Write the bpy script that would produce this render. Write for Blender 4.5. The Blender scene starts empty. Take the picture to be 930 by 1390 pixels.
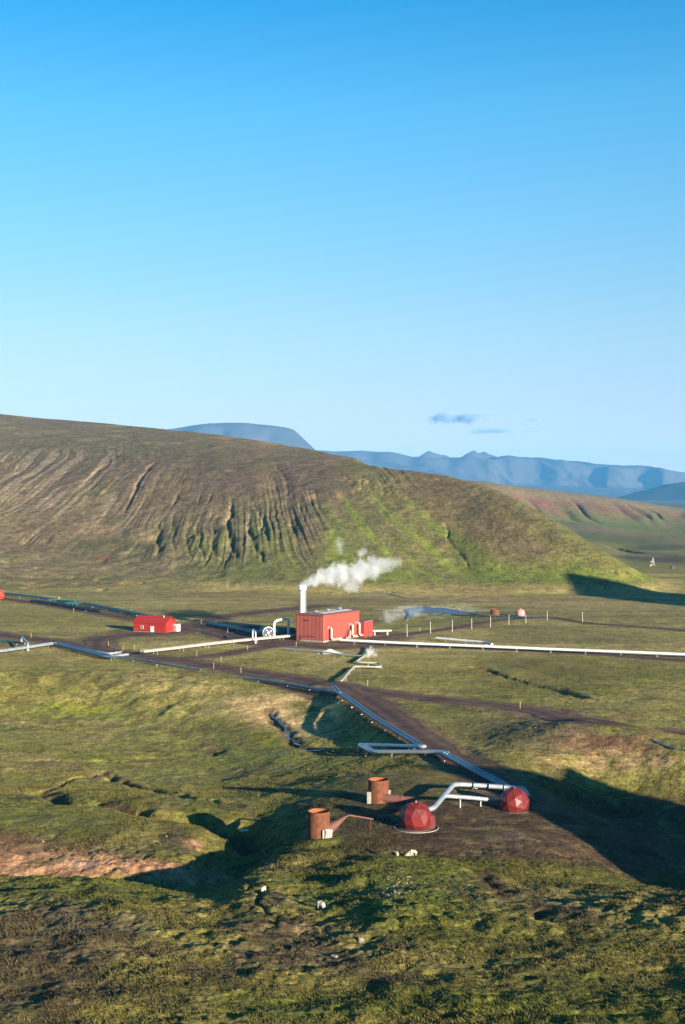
import bpy, bmesh, math, random, time
import numpy as np
from mathutils import Vector, Matrix
T0 = time.time()
random.seed(7)
rng = np.random.default_rng(11)
scene = bpy.context.scene
COL = scene.collection
F, CX, HY, H = 1900.0, 465.0, 668.0, 55.0      # focal (photo px), centre column, eye-level row, eye height (m)
f32 = np.float32

# ------------------------------------------------------------------ noise
def _h(i, j, s):
    n = (i.astype(np.int64)*374761393 + j.astype(np.int64)*668265263 + s*974634777) & 0xffffffff
    n = ((n ^ (n >> 13))*1274126177) & 0xffffffff
    n = n ^ (n >> 16)
    return (n & 0xffff).astype(f32)*f32(2/65535.0) - f32(1)
def vn(x, y, s=0):
    i = np.floor(x); j = np.floor(y)
    u = (x-i).astype(f32); v = (y-j).astype(f32)
    u = u*u*(3-2*u); v = v*v*(3-2*v)
    i = i.astype(np.int64); j = j.astype(np.int64)
    a = _h(i, j, s); b = _h(i+1, j, s); c = _h(i, j+1, s); d = _h(i+1, j+1, s)
    return (a+(b-a)*u) + ((c+(d-c)*u) - (a+(b-a)*u))*v
def fbm(x, y, o=4, s=0, g=0.5):
    t = 0; a = 1.0; n = 0
    for k in range(o):
        t = t + a*vn(x*(2.03**k)+17.3*k, y*(2.03**k)-9.1*k, s+k); n += a; a *= g
    return t/n
def ss(a, b, x):
    t = np.clip((x-a)/(b-a), 0, 1); return t*t*(3-2*t)

# ------------------------------------------------------------------ base relief: a table over bearing and distance
def Z(y, D): return H-(y-HY)/F*D      # height that shows at row y from distance D
nodes = [
 {0:(1,53)},
 {0:(8,46)},
 {0:(22,31)},
 {0:(40,19)},
 {0:(62,13)},
 {0:(122,8.6), 500:(122,7.6), 930:(122,8.0), 1300:(122,9)},
 {-700:(190,6), 0:(190,2.3),150:(188,3.3),300:(190,.9),345:(204,.4),390:(210,-.1),433:(212,.2),520:(210,1.2),600:(205,1.4),700:(197,1.2),850:(190,1.3),930:(188,1.3),1200:(185,2)},
 {-700:(207,-9),0:(207,-9),285:(206,-10),335:(220,-7.5),380:(222,-2),433:(221,-.3),600:(212,0),700:(205,0),800:(205,-.8),860:(207,-3),930:(207,-5.5),1200:(210,-8)},
 {0:(222,-4.6),150:(223,-4.3),250:(226,-4.0),292:(231,-6.6),335:(236,-7.0),380:(236,-3),433:(232,0),600:(228,0),700:(235,0),740:(235,-.2),800:(236,-1.8),860:(236,-4.5),930:(238,-7),1200:(240,-8)},
 {0:(255,-3.4),150:(256,-3.5),300:(262,-4.0),360:(268,-3.6),433:(263,-1.2),480:(262,.2),560:(262,1.2),650:(262,1.2),700:(262,0),740:(262,-1),800:(264,-5.5),850:(262,-6.5),930:(255,-6.8)},
 {0:(312,-8),300:(314,-8),433:(300,-4),480:(298,-2.6),560:(292,-.6),640:(295,0),700:(308,1.5),800:(312,4.4),930:(290,3.6),1200:(285,4)},
 {0:(385,-8),150:(378,-8),300:(362,-6),350:(358,-5),433:(350,-5),470:(350,-4),520:(345,-1),560:(342,0),700:(342,.3),800:(338,.8),930:(315,.2),1200:(320,0)},
 {0:(432,0),150:(430,0),300:(408,-1),350:(398,-1.5),433:(388,-1),500:(385,0),930:(385,0)},
 {0:(500,0)},
 {0:(640,0)},
 {-300:(780,2),0:(780,1),150:(776,0),300:(762,0),430:(742,0),905:(752,0),1200:(760,0)},
 {-300:(930,18),0:(930,17),150:(885,10),300:(822,8),430:(800,10),520:(792,7.5),620:(790,6),680:(790,6),750:(780,7),800:(775,6),850:(770,4),905:(775,0)},
 {-300:(1040,55),0:(1040,45),150:(985,36),300:(905,30),430:(890,38),520:(860,Z(720,860)),620:(845,Z(738,845)),680:(835,Z(728,835)),750:(815,22),800:(795,14),850:(780,8),905:(790,0)},
 {-300:(1160,82),0:(1160,72),150:(1100,Z(640,1100)),300:(1010,Z(655,1010)),430:(1020,Z(635,1020)),520:(960,Z(650,960)),620:(920,Z(667,920)),680:(880,Z(682,880)),750:(835,Z(714,835)),800:(810,Z(744,810)),850:(785,11),905:(800,0)},
 {-300:(1400,112),0:(1400,105),150:(1300,Z(602,1300)),300:(1150,Z(611,1150)),430:(1100,Z(618,1100)),520:(1010,Z(635.5,1010)),620:(960,Z(649,960)),680:(910,Z(668,910)),750:(855,Z(706,855)),800:(822,Z(738,822)),850:(790,Z(768,790)),905:(810,0)},
 {-300:(1900,168),0:(1900,Z(564,1900)),45:(1880,Z(569,1880)),150:(1780,Z(578,1780)),225:(1640,Z(586,1640)),300:(1500,Z(594,1500)),430:(1200,Z(613,1200)),480:(1120,Z(622,1120)),520:(1080,70),620:(1100,58),680:(1060,44),750:(1000,15),800:(950,4),850:(920,0),905:(900,0)},
 {-300:(2300,150),0:(2300,130),300:(1850,95),430:(1600,75),560:(1600,62),620:(1500,56),680:(1450,38),750:(1400,8),850:(1400,0),905:(1400,0)},
 {-300:(2600,150),0:(2600,120),430:(1900,70),560:(1900,60),620:(1850,48),680:(1850,32),730:(1900,12),800:(1900,8),850:(1900,5),930:(1900,2),1200:(2000,0)},
 {-300:(3000,150),0:(3000,110),430:(2100,72),560:(2200,70),620:(2200,Z(652,2200)),660:(2250,Z(654,2250)),720:(2350,Z(662,2350)),790:(2450,Z(671,2450)),850:(2550,Z(679,2550)),930:(2700,Z(691,2700)),1050:(2900,15),1300:(3100,8)},
 {0:(4200,60),430:(3200,50),620:(3200,40),930:(3300,8),1300:(3500,4)},
 {0:(7000,0)},
 {0:(16000,0)},
]
PX0, PXS, NPX = -1600.0, 4.0, 1100
pxt = PX0+PXS*np.arange(NPX)
ND = 1500
LD0, LD1 = math.log(8.0), math.log(16000.0)
Dt = np.exp(np.linspace(LD0, LD1, ND))
nd = np.zeros((len(nodes), NPX)); nz = nd.copy()
ker = np.exp(-0.5*(np.arange(-12, 13)/4.0)**2); ker /= ker.sum()
for k, n in enumerate(nodes):
    xs = sorted(n)
    for arr, c in ((nd, 0), (nz, 1)):
        v = np.interp(pxt, xs, [n[q][c] for q in xs])
        if k != 20 and k != 23: v = np.convolve(np.pad(v, 12, mode='edge'), ker, mode='valid')
        arr[k] = v
def pchip(x, y, xq):
    h = np.diff(x); dl = np.diff(y)/h
    m = np.zeros_like(y)
    w1 = 2*h[1:]+h[:-1]; w2 = h[1:]+2*h[:-1]
    same = dl[:-1]*dl[1:] > 0
    with np.errstate(divide='ignore', invalid='ignore'):
        m[1:-1] = np.where(same, (w1+w2)/(w1/dl[:-1]+w2/dl[1:]), 0)
    m[0] = dl[0]; m[-1] = dl[-1]
    i = np.clip(np.searchsorted(x, xq)-1, 0, len(x)-2)
    t = np.clip((xq-x[i])/h[i], 0, 1); t2 = t*t; t3 = t2*t
    return (2*t3-3*t2+1)*y[i]+(t3-2*t2+t)*h[i]*m[i]+(-2*t3+3*t2)*y[i+1]+(t3-t2)*h[i]*m[i+1]
TAB = np.zeros((NPX, ND))
for c in range(NPX):
    TAB[c] = pchip(nd[:, c], nz[:, c], Dt)
FLATCOL = pchip(np.array([8, 22, 40, 60, 130, 300, 16000.]), np.array([46, 30, 17, 8, 1, 0, 0.]), Dt)
TAB = TAB.astype(f32)

def pd_of(x, y):
    th = np.arctan2(x, y)
    r = np.hypot(x, y)
    tc = np.clip(th, -0.80, 0.93)
    return CX+F*np.tan(tc), np.maximum(r*np.cos(tc), 8.01), th
def base0(x, y):
    px, D, th = pd_of(x, y)
    a = np.clip((px-PX0)/PXS, 0, NPX-1.001); b = np.clip((np.log(D)-LD0)/(LD1-LD0)*(ND-1), 0, ND-1.001)
    i = a.astype(np.int32); j = b.astype(np.int32); u = (a-i).astype(f32); v = (b-j).astype(f32)
    z = (TAB[i, j]*(1-u)+TAB[i+1, j]*u)*(1-v)+(TAB[i, j+1]*(1-u)+TAB[i+1, j+1]*u)*v
    fl = np.interp(D, Dt, FLATCOL)
    w = ss(0.34, 1.1, np.abs(th))
    z = z*(1-w)+fl*w
    # hills standing to the right of the view, whose shadows reach into it
    s = x*.8+y*.6; p = .6*x-.8*y
    z = z+(36+4.5*vn(s/6.5, s*0, 78)+3*vn(s/2.6, s*0, 79))*np.exp(-np.abs((s-190)/27)**3.0)*np.exp(-np.abs((p+8)/52)**3)
    z = z+np.maximum(0, 107+5*vn(s/12, s*0, 77)+3*vn(s/5, s*0, 76)-np.abs(s-573)*1.12)*np.exp(-np.abs((p+90)/110)**2)
    # the ridge the viewer stands on runs back to the left
    q = np.hypot((x+150)/100, (y+160)/100)
    z = z+42*np.exp(-q**2)*ss(60, -10, y)
    return z
def P0(px, py, fn):
    px = np.atleast_1d(np.asarray(px, float)); py = np.atleast_1d(np.asarray(py, float))
    lo = np.exp(np.linspace(math.log(95), math.log(4500), 900))
    D = lo[None, :]*np.ones((len(px), 1)); X = (px[:, None]-CX)/F*D
    zr = H-(py[:, None]-HY)/F*D
    hit = fn(X, D) >= zr
    k = np.argmax(hit, axis=1); k = np.where(hit.any(axis=1), k, 899); k = np.maximum(k, 1)
    a = lo[k-1]; b = lo[k]
    for _ in range(12):
        m = (a+b)/2; g = fn((px-CX)/F*m, m) >= H-(py-HY)/F*m
        b = np.where(g, m, b); a = np.where(g, a, m)
    m = (a+b)/2
    return np.stack([(px-CX)/F*m, m], 1)

def seg_dist(x, y, pts, ext=None):
    """distance to a world polyline, computed only near its bounding box"""
    d = np.full(x.shape, 1e9, f32)
    pts = np.asarray(pts)
    for a, b in zip(pts[:-1], pts[1:]):
        e = ext or 60.0
        m = (x > min(a[0], b[0])-e) & (x < max(a[0], b[0])+e) & (y > min(a[1], b[1])-e) & (y < max(a[1], b[1])+e)
        if not m.any(): continue
        xx = x[m]; yy = y[m]; vx, vy = b-a; L = vx*vx+vy*vy+1e-9
        t = np.clip(((xx-a[0])*vx+(yy-a[1])*vy)/L, 0, 1)
        d[m] = np.minimum(d[m], np.hypot(xx-a[0]-t*vx, yy-a[1]-t*vy))
    return d
def PL(lst): return P0([p[0] for p in lst], [p[1] for p in lst], base0)
def smooth_line(pts, step=1.5):
    pts = np.asarray(pts, float); n = len(pts)
    P = np.vstack([2*pts[0]-pts[1], pts, 2*pts[-1]-pts[-2]]); out = []
    for i in range(n-1):
        p0, p1, p2, p3 = P[i:i+4]; L = np.linalg.norm(p2-p1); k = max(2, int(L/step))
        t = (np.arange(k)/k)[:, None]
        out.append(0.5*((2*p1)+(-p0+p2)*t+(2*p0-5*p1+4*p2-p3)*t*t+(-p0+3*p1-3*p2+p3)*t**3))
    out.append(pts[-1:]); return np.vstack(out)

# carved channels and banks (photo columns/rows turned into ground positions)
GU = [  # line, half-width m, depth m
 ([(62,1074),(84,1086),(114,1087)],2.4,3.4), ([(138,1086),(200,1104),(250,1112),(300,1126),(330,1132),(342,1150)],2.0,3.0),
 ([(20,1082),(62,1074)],.9,1.0), ([(62,1072),(100,1058),(150,1046)],.8,.9), ([(140,1048),(180,1064),(215,1075),(270,1086),(330,1095)],.9,1.3),
 ([(0,1032),(120,1034),(200,1030)],1.2,.8), ([(650,905),(675,914),(700,923),(745,934),(800,950)],1.2,1.0),
 ([(365,962),(368,972),(385,985),(392,1000),(405,1012),(440,1018),(500,1020)],1.6,.9),
 ([(140,1024),(190,1028),(286,1022)],1.5,.5), ([(284,1016),(290,1024)],1.2,1.6),
 ([(0,978),(120,992),(200,1004),(270,1010)],1.0,.5), ([(340,1190),(350,1215),(362,1240),(368,1260)],.5,.7),
 ([(728,1238),(736,1246)],1.0,1.3), ([(655,1178),(675,1200),(690,1215)],1.4,.8), ([(560,1290),(640,1285)],1.0,.7),
 ([(832,743),(872,751)],5,4),
 ([(0,845),(60,850),(120,856)],1.2,.5), ([(560,775),(600,795)],1,.1),
]
HG = [ # sharp gullies on the hillside: line, half-width, depth
 ([(316,672),(312,690),(310,710),(316,738),(322,760)],1.5,5), ([(243,660),(238,678),(232,695)],1.3,3.6), ([(293,664),(287,678),(284,690)],1.3,3.2),
 ([(276,664),(272,676),(268,688)],1.1,2.2), ([(213,624),(192,645),(178,668),(171,700)],2.0,3.4), ([(160,614),(145,630),(120,648),(78,664)],2.0,2.6),
 ([(345,672),(352,700),(368,742)],1.6,3), ([(392,700),(402,730)],1.5,3), ([(604,700),(612,730),(624,752),(648,776),(662,788)],.9,2.2),
 ([(236,705),(232,735),(236,762)],1.2,1.6), ([(250,712),(252,740),(262,770)],1.2,1.6), ([(268,710),(270,740),(284,772)],1.1,2.2), ([(286,706),(290,735),(306,770)],1.1,2.2),
 ([(220,700),(212,730),(212,758)],1.6,3.5), ([(335,700),(345,735),(362,770)],1.6,3.5), ([(690,800),(680,790)],1,.1),
]
GUW = [(PL(l), w, d) for l, w, d in GU]
HGW = [(PL(l), w*.9, d*.72) for l, w, d in HG]
R_TRACK = [(463,931),(488,945),(520,968),(560,996),(620,1034),(676,1066),(705,1084),(730,1098)]
track_w = PL(R_TRACK)
EMB = PL([(452,934),(470,941),(500,958),(540,983),(590,1012),(640,1042),(690,1067)])
def base1(x, y):
    z = base0(x, y)
    near = (y > 90) & (y < 1700)
    x_ = x+1.3*vn(x/4.5, y/4.5, 501)+.5*vn(x/1.7, y/1.7, 502); y_ = y+1.6*vn(x/5.2, y/5.2, 503)
    for pts, w, d in GUW:
        q = seg_dist(x_, y_, pts, 12); e = np.minimum(np.hypot(x-pts[0][0], y-pts[0][1]), np.hypot(x-pts[-1][0], y-pts[-1][1]))
        z = z-d*np.exp(-np.minimum(q/w, 9)**2*1.0)*(.3+.7*ss(0, 5, e))
    x_ = x+2.2*vn(x/13, y/13, 505)+1.0*vn(x/5, y/7, 506)
    for pts, w, d in HGW:
        q = seg_dist(x_, y, pts, 14); e = np.minimum(np.hypot(x-pts[0][0], y-pts[0][1]), np.hypot(x-pts[-1][0], y-pts[-1][1]))
        z = z-d*np.exp(-np.minimum(q/(w*(.6+.4*ss(0, 30, e))), 9)**1.6)*ss(0, 28, e)*(.8+.35*vn(x/9, y/9, 507))
    # track embankment carrying the pipe
    q = np.minimum(seg_dist(x, y, EMB, 26), seg_dist(x, y, track_w, 26))
    w = ss(11, 4.5, q); z = z*(1-w)+np.maximum(z, .0)*w
    return z
def P(px, py):
    return P0(px, py, base1)
def Pl(lst): return P([p[0] for p in lst], [p[1] for p in lst])

ROADS = [ # name, label, points, width
 ([(-40,855),(0,862),(60,869),(150,884),(250,898),(330,911),(400,921),(470,932),(520,941),(620,952),(720,964),(820,979),(930,997),(1010,1012)],9.5,'main'),
 (R_TRACK,9.0,'track'),
 ([(130,880),(135,868),(165,863),(240,858),(262,850),(300,838),(345,832),(400,826),(440,822)],11.0,'house'),
 ([(-30,808),(0,812),(60,820),(120,830),(180,840),(235,848),(262,850)],8.0,'west'),
 ([(225,897),(300,889),(350,880),(400,875),(450,880),(520,876),(640,879),(760,884),(930,897),(1010,903)],6.5,'south'),
 ([(505,868),(560,860),(620,852),(670,843),(740,838),(800,846),(870,851),(1000,862)],5.0,'north'),
 ([(262,850),(300,858),(350,872),(400,872)],16.0,'yard'),
 ([(300,905),(330,914),(380,930),(440,941),(500,947)],4.0,'verge'),
]
ROADW = [(smooth_line(Pl(l) if n != 'track' else track_w, 3.0), w, n) for l, w, n in ROADS]
POND = [(548,829),(575,826),(600,828),(640,833),(600,835),(560,835)]

def road_mask(x, y, grow=1.0):
    m = np.zeros(x.shape, f32)
    for pts, w, n in ROADW:
        d = seg_dist(x, y, pts, 30)
        m = np.maximum(m, ss(w*.5*grow+3.0, w*.5*grow, d))
    return m
PADS = [(453,866,34),(205,858,20),(567,1122,13),(698,1098,13),(433,1130,6),(511,1085,6),(370,862,16),(672,832,8),(706,833,8)]
PADW = [(P(a, b)[0], r) for a, b, r in PADS]

def height(x, y):
    """ground height with hummocks and gullies"""
    z0 = base1(x, y)
    px, D, th = pd_of(x, y)
    ys = HY+(H-z0)/D*F
    flat = road_mask(x, y)
    for c, r in PADW:
        flat = np.maximum(flat, ss(r*1.25, r*.8, np.hypot(x-c[0], y-c[1])))
    k = 1-flat
    z = z0.copy()
    # tussocks near, gentler further out
    n1 = fbm(x/1.7, y/1.7, 3, 3); n2 = fbm(x/6.5, y/6.5, 3, 9); n3 = fbm(x/24, y/24, 3, 21)
    hum = np.clip(.45+1.1*n3+.5*n2, .15, 1)
    near = ss(255, 215, D)
    mid = ss(470, 400, D)*(1-near)
    pad = ss(212, 225, D)*ss(275, 262, D)*ss(430, 480, px)*ss(900, 700, px)
    k2 = k*(1-.75*pad)
    z += k2*near*(0.55*hum*n1+.10*vn(x/.55, y/.55, 14)+.6*n2+.9*n3*ss(110,150,D)-.5*np.clip(vn(x/3.1, y/2.2, 15)-.35, 0, 1))
    z += k2*mid*(.16*n1+.50*hum*n2+.5*n3)
    z += k*ss(400, 470, D)*ss(1500, 800, D)*(.12*n2+.35*fbm(x/60, y/40, 3, 31))
    bank = ss(880, 905, ys)*ss(1000, 960, ys)*ss(330, 250, px)*mid
    z += bank*(.5*n2+.5*fbm(x/3.6, y/4.4, 2, 24))
    # hill gullies that fan down the slope
    hz = ss(2.5, 14, z0)*ss(1950, 1500, D)*ss(735, 800, D)
    if np.any(hz > 0):
        yy = np.clip(ys, 560, 830); dx = px-300
        L = np.where(dx < 0, 187.0, 265.0)
        c = dx*np.exp(-(yy-600)/L)
        wp = 7*vn(x/75, y/75, 4)+2.5*vn(x/30, y/30, 5)+1.3*vn(x/11, y/11, 6)
        g1 = 1-np.abs(vn((c+wp)/10.0, yy/170+3, 41)); g2 = 1-np.abs(vn((c+wp)/4.3, yy/90, 43)); g3 = 1-np.abs(vn((c*1.0+wp*.6)/1.9, yy/60, 44))
        amp = 1.25*np.clip(.5+.9*vn(px/38, ys/34, 57), .05, 1.4)*ss(620, 665, yy)*ss(790, 745, yy)*ss(120, 240, px)*ss(480, 390, px)
        amp = np.maximum(amp, 1.15*np.clip(.55+.9*vn(px/45, ys/22, 58), .1, 1.4)*ss(585, 640, yy)*ss(770, 720, yy)*ss(260, 140, px))
        amp = np.maximum(amp, .75*np.clip(.5+.9*vn(px/40, ys/40, 59), .1, 1.4)*ss(470, 540, px)*ss(795, 760, yy))
        z -= hz*(amp*(g1**3*.9+g2**3*.75+g3**2*.6))
        z += hz*(2.0*fbm(x/55, y/55, 5, 51)+.75*fbm(x/8, y/8, 4, 55))
        # craggy brow above the nose
        cr = ss(455, 480, px)*ss(560, 525, px)*ss(640, 650, ys)*ss(680, 664, ys)
        z += hz*cr*1.6*np.abs(fbm(x/5, y/9, 3, 61))
    # rough benches at the hill foot and the reddish ridge behind
    ft = ss(760, 800, D)*ss(1000, 900, D)*ss(420, 300, px)
    z += ft*(1.3*fbm(x/22, y/22, 4, 71)-1.2*np.clip(vn(x/9, y/14, 73)-.45, 0, 1)*2)
    rd = ss(1300, 1900, D)*ss(3500, 2600, D)*ss(560, 640, px)
    yy2 = px+ (ys-660)*-1.2
    z -= rd*ss(8, 20, z0)*ss(-2, 14, ys-652-(px-620)*.125)*5*(1-np.abs(vn(yy2/17+.6*vn(px/40, ys/20, 82), ys/50, 81)))**3
    z += rd*3*fbm(x/90, y/120, 4, 85)
    return z

# ------------------------------------------------------------------ ground mesh on a bearing/distance grid
CS = 1.32
inner = np.arange(-190, 1121, CS)
th_in = np.arctan((inner-CX)/F)
def grow(th, step, lim, f=1.06, cap=.05):
    out = []
    while th < lim:
        step = min(step*f, cap); th += step; out.append(th)
    return out
right = np.array(grow(th_in[-1], CS/F, math.pi-.03))
left = -np.array(grow(-th_in[0], CS/F, math.pi-.03))[::-1]
TH = np.concatenate([left, th_in, right])
rows = [.02, 4, 8, 14, 20, 27, 34, 42, 50, 58, 66, 74, 82, 90, 96, 102, 107]
rr = 110.0
while rr < 15000:
    rows.append(rr)
    if rr < 128: rr += .30
    elif rr < 740: rr += max(.16, rr*rr/(H*F)*.92)
    elif rr < 1300: rr += 1.9
    elif rr < 2900: rr += 6+(rr-1300)/120
    else: rr *= 1.035
R = np.array(rows)
NT, NR = len(TH), len(R)
cth = np.cos(np.clip(TH, -0.80, 0.93))
X = (R[:, None]/cth[None, :]*np.sin(TH)[None, :])
Y = (R[:, None]/cth[None, :]*np.cos(TH)[None, :])
Zg = np.empty(X.shape, f32)
for a in range(0, NR, 200):
    Zg[a:a+200] = height(X[a:a+200], Y[a:a+200])
print('grid', NT, NR, NT*NR, 'height', round(time.time()-T0, 1))
def grid_mesh(name, X, Y, Zv, wrap=False):
    nr, nt = X.shape
    me = bpy.data.meshes.new(name)
    co = np.empty((nr*nt, 3), f32); co[:, 0] = X.ravel(); co[:, 1] = Y.ravel(); co[:, 2] = Zv.ravel()
    i = np.arange(nr-1)[:, None]*nt; j = np.arange(nt if wrap else nt-1)[None, :]
    j2 = (j+1) % nt
    q = np.stack([i+j, i+j2, i+nt+j2, i+nt+j], -1).reshape(-1, 4).astype(np.int32)
    me.vertices.add(nr*nt); me.vertices.foreach_set('co', co.ravel())
    me.loops.add(q.size); me.loops.foreach_set('vertex_index', q[:, ::-1].ravel() if False else q[:, [0, 1, 2, 3]].ravel())
    me.polygons.add(len(q)); me.polygons.foreach_set('loop_start', np.arange(0, q.size, 4, dtype=np.int32))
    me.polygons.foreach_set('loop_total', np.full(len(q), 4, np.int32))
    me.update(calc_edges=True)
    me.polygons.foreach_set('use_smooth', np.ones(len(q), bool))
    return me
def set_col(me, rgb, name='tint'):
    at = me.color_attributes.new(name, 'FLOAT_COLOR', 'POINT')
    c = np.ones((len(rgb), 4), f32); c[:, :3] = rgb; at.data.foreach_set('color', c.ravel())

# ---- colours of the ground cover, by place
def C(*a): return np.array(a, f32)
GRASS = C(.215,.190,.062); DRY = C(.32,.262,.125); OLIVE = C(.085,.080,.030); LUSH = C(.125,.150,.028); MOSS = C(.23,.23,.02)
SOIL = C(.115,.072,.052); RED = C(.12,.052,.036); HEATH = C(.105,.080,.055); ORANGE = C(.42,.235,.17); TAN = C(.30,.22,.13)
BROWN = C(.115,.085,.050); DARK = C(.045,.038,.022); GREY = C(.17,.145,.11); HRED = C(.15,.078,.052)
def ground_colour(x, y, z):
    px, D, th = pd_of(x, y)
    z0 = base1(x, y); ys = HY+(H-z0)/D*F
    nA = fbm(x/30, y/30, 4, 101); nB = fbm(x/7, y/7, 3, 105); nC = fbm(x/2.2, y/2.2, 3, 109); nL = fbm(x/120, y/60, 4, 113)
    wx = px+nB*9+nA*12; wy = ys+(nB*4+nA*6)*np.clip((D < 450)*2.0+.4, 0, 2)
    col = np.empty(x.shape+(3,), f32); col[:] = GRASS
    def mix(c, m):
        m = np.clip(m, 0, 1)[..., None]; col[:] = col*(1-m)+c*m
    def bl(cx, cy, rx, ry, rot=0.0, s=.45):
        a = math.radians(rot); dx = wx-cx; dy = wy-cy
        u = (dx*math.cos(a)+dy*math.sin(a))/rx; v = (-dx*math.sin(a)+dy*math.cos(a))/ry
        return ss(1+s, 1-s, np.sqrt(u*u+v*v))
    # plain
    mix(DRY, .55*ss(-.1, .5, nA+nL*.8)); mix(OLIVE, .5*ss(.05, .5, -nA+.3*nB)); mix(LUSH, .35*ss(.15, .6, nL-.3*nA))
    pl = ss(900, 880, ys)*(D < 800)
    mix(DRY, .35*pl); mix(BROWN, .5*pl*ss(0, .4, vn(x/70, y/9, 120)+.3*nB))
    mix(GRASS*1.05, .7*bl(70, 842, 110, 14)); mix(OLIVE, .5*bl(800, 865, 140, 10, 4)); mix(OLIVE, .45*bl(810, 905, 150, 14, 4))
    mix(LUSH*.8, .6*bl(600, 845, 90, 6, -6)); mix(LUSH*.7, .6*bl(640, 834, 60, 4))
    mix(OLIVE, .5*ss(700, 640, D)*ss(560, 620, D)*.5)
    # near hummocks: heath, moss and grass mixed
    nr = ss(300, 250, D)
    mix(OLIVE, .75*nr*ss(-.25, .35, nB+.4*nA)); mix(HEATH, .8*nr*ss(.1, .4, nA+.5*nB-.1)); mix(LUSH, .6*nr*ss(.0, .4, -nA+.5*nB))
    mix(GREY, .5*nr*ss(.30, .55, nC)*ss(.0, .3, nA)); mix(MOSS*.8, .4*nr*ss(.3, .6, nC-.4*nA))
    mid = ss(250, 300, D)*ss(450, 420, D)
    mix(OLIVE, .5*mid*ss(-.1, .4, nB)); mix(LUSH, .45*mid*ss(.0, .4, -nB+nA*.6)); mix(HEATH, .35*mid*ss(.15, .5, nC+.3*nA))
    # particular patches
    mix(MOSS, .8*bl(105, 960, 40, 6)); mix(LUSH*1.1, .6*bl(90, 968, 110, 9)); mix(LUSH, .55*bl(80, 1030, 150, 9)); mix(LUSH*.9, .6*bl(60, 1110, 130, 22, 6))
    mix(TAN*.72, .55*bl(70, 1038, 60, 7)); mix(DRY, .6*bl(250, 935, 90, 18, 10)); mix(MOSS*.9, .6*bl(360, 1000, 26, 12, 20)); mix(LUSH, .55*bl(330, 1030, 80, 14))
    mix(TAN*1.5, .95*bl(352, 957, 36, 10)); mix(TAN*1.45, .95*bl(400, 965, 76, 19)*ss(-.5, -.1, nB)); mix(TAN*1.3, .85*bl(425, 992, 46, 13)*ss(-.45, -.05, nB+.5*nC)); mix(RED, .5*bl(437, 951, 24, 4))
    o = bl(70, 1168, 130, 24, 5)*ss(215, 220, D); mix(BROWN*1.5, .8*o); mix(ORANGE, .92*bl(20, 1176, 130, 24, 3)*ss(-.5, .0, nB+.2)*ss(209, 213, D)); mix(ORANGE*1.05, .95*bl(215, 1186, 100, 13, 7)*ss(209, 213, D)); mix(ORANGE, .8*bl(265, 1150, 10, 7)*ss(215, 225, D))
    mix(C(.22,.12,.075), .6*bl(60, 1150, 90, 12, 6)*ss(-.1, .3, nB)*ss(215, 222, D)); mix(C(.55,.38,.36), .6*bl(115, 1176, 26, 5, 10)*ss(215, 222, D))
    # the bare brown ground round the domes
    b = ss(1068, 1090, ys+6*nA)*ss(430, 500, px)*ss(208, 216, D); mix(BROWN*.66, .9*b); mix(SOIL*.72, .85*b*bl(700, 1130, 210, 50, 6)); mix(DRY*.6, .5*b*ss(.1, .45, nC)); mix(C(.17,.125,.10), .6*bl(690, 1131, 45, 9)*ss(208, 216, D))
    mix(BROWN, .6*ss(1040, 1050, ys)*ss(1090, 1075, ys)*ss(460, 500, px)*ss(690, 650, px)*(D < 300)); mix(HEATH*.8, .5*bl(460, 1100, 70, 30)*(D > 212))
    # mound on the right
    mix(HEATH*1.15, .85*bl(770, 996, 130, 30, 4)*ss(-.6, .1, nC+nB)); mix(C(.19,.105,.075), .8*bl(850, 1010, 80, 16, -4)*ss(-.5, .1, nB)); mix(C(.33,.22,.155), .7*bl(850, 1036, 100, 9, -3)*ss(-.4, .1, nC)); mix(C(.17,.12,.10), .6*bl(755, 975, 60, 8, 4)); mix(OLIVE*1.1, .6*bl(660, 995, 60, 18, 10)); mix(LUSH*.6, .5*bl(820, 1130, 130, 12, 38)*(D > 205)); mix(SOIL*.8, .6*bl(860, 1150, 60, 22, 10)*(D > 205))
    # foreground
    fg = ss(214, 208, D)
    mix(LUSH*1.1, .8*fg*bl(560, 1205, 90, 40)*ss(-.3, .2, nB+.2)); mix(LUSH, .75*fg*bl(480, 1230, 80, 26, 10)); mix(LUSH, .5*fg*bl(620, 1260, 120, 30))
    mix(HEATH*1.1, .7*fg*bl(370, 1165, 45, 18)*ss(-.2, .2, nB)); mix(GREY*.8, .65*fg*bl(120, 1240, 130, 30)*ss(0, .3, nC+.3*nB)); mix(GREY*.8, .6*fg*bl(330, 1230, 50, 20)*ss(-.1, .3, nC)); mix(DRY*.8, .6*fg*bl(800, 1225, 120, 16, 8)*ss(-.2, .2, nB)); mix(OLIVE, .5*fg*bl(770, 1280, 180, 30)*ss(-.1, .3, nB))
    mix(TAN*.9, .7*fg*bl(425, 1272, 30, 5)*ss(-.1, .2, nC))
    # banks of the cut channels are bare soil
    for pts, w, d in GUW:
        if d > .7:
            q = seg_dist(x, y, pts, 14); mix(SOIL*.7, .75*ss(w*1.5, w*.7, q+nC*.6))
    # ---- the big hill
    hl = ss(745, 765, D)*ss(2, 7, z0+nB); hm = hl
    yy = np.clip(ys, 560, 830); dx = px-300; L = np.where(dx < 0, 187.0, 265.0); c = dx*np.exp(-(yy-600)/L)
    wp = 7*vn(x/75, y/75, 4)+2.5*vn(x/30, y/30, 5)+1.3*vn(x/11, y/11, 6)
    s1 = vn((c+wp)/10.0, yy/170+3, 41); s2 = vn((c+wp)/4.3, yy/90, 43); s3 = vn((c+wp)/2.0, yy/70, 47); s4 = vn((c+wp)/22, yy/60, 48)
    hb = C(.120,.092,.055)
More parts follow.
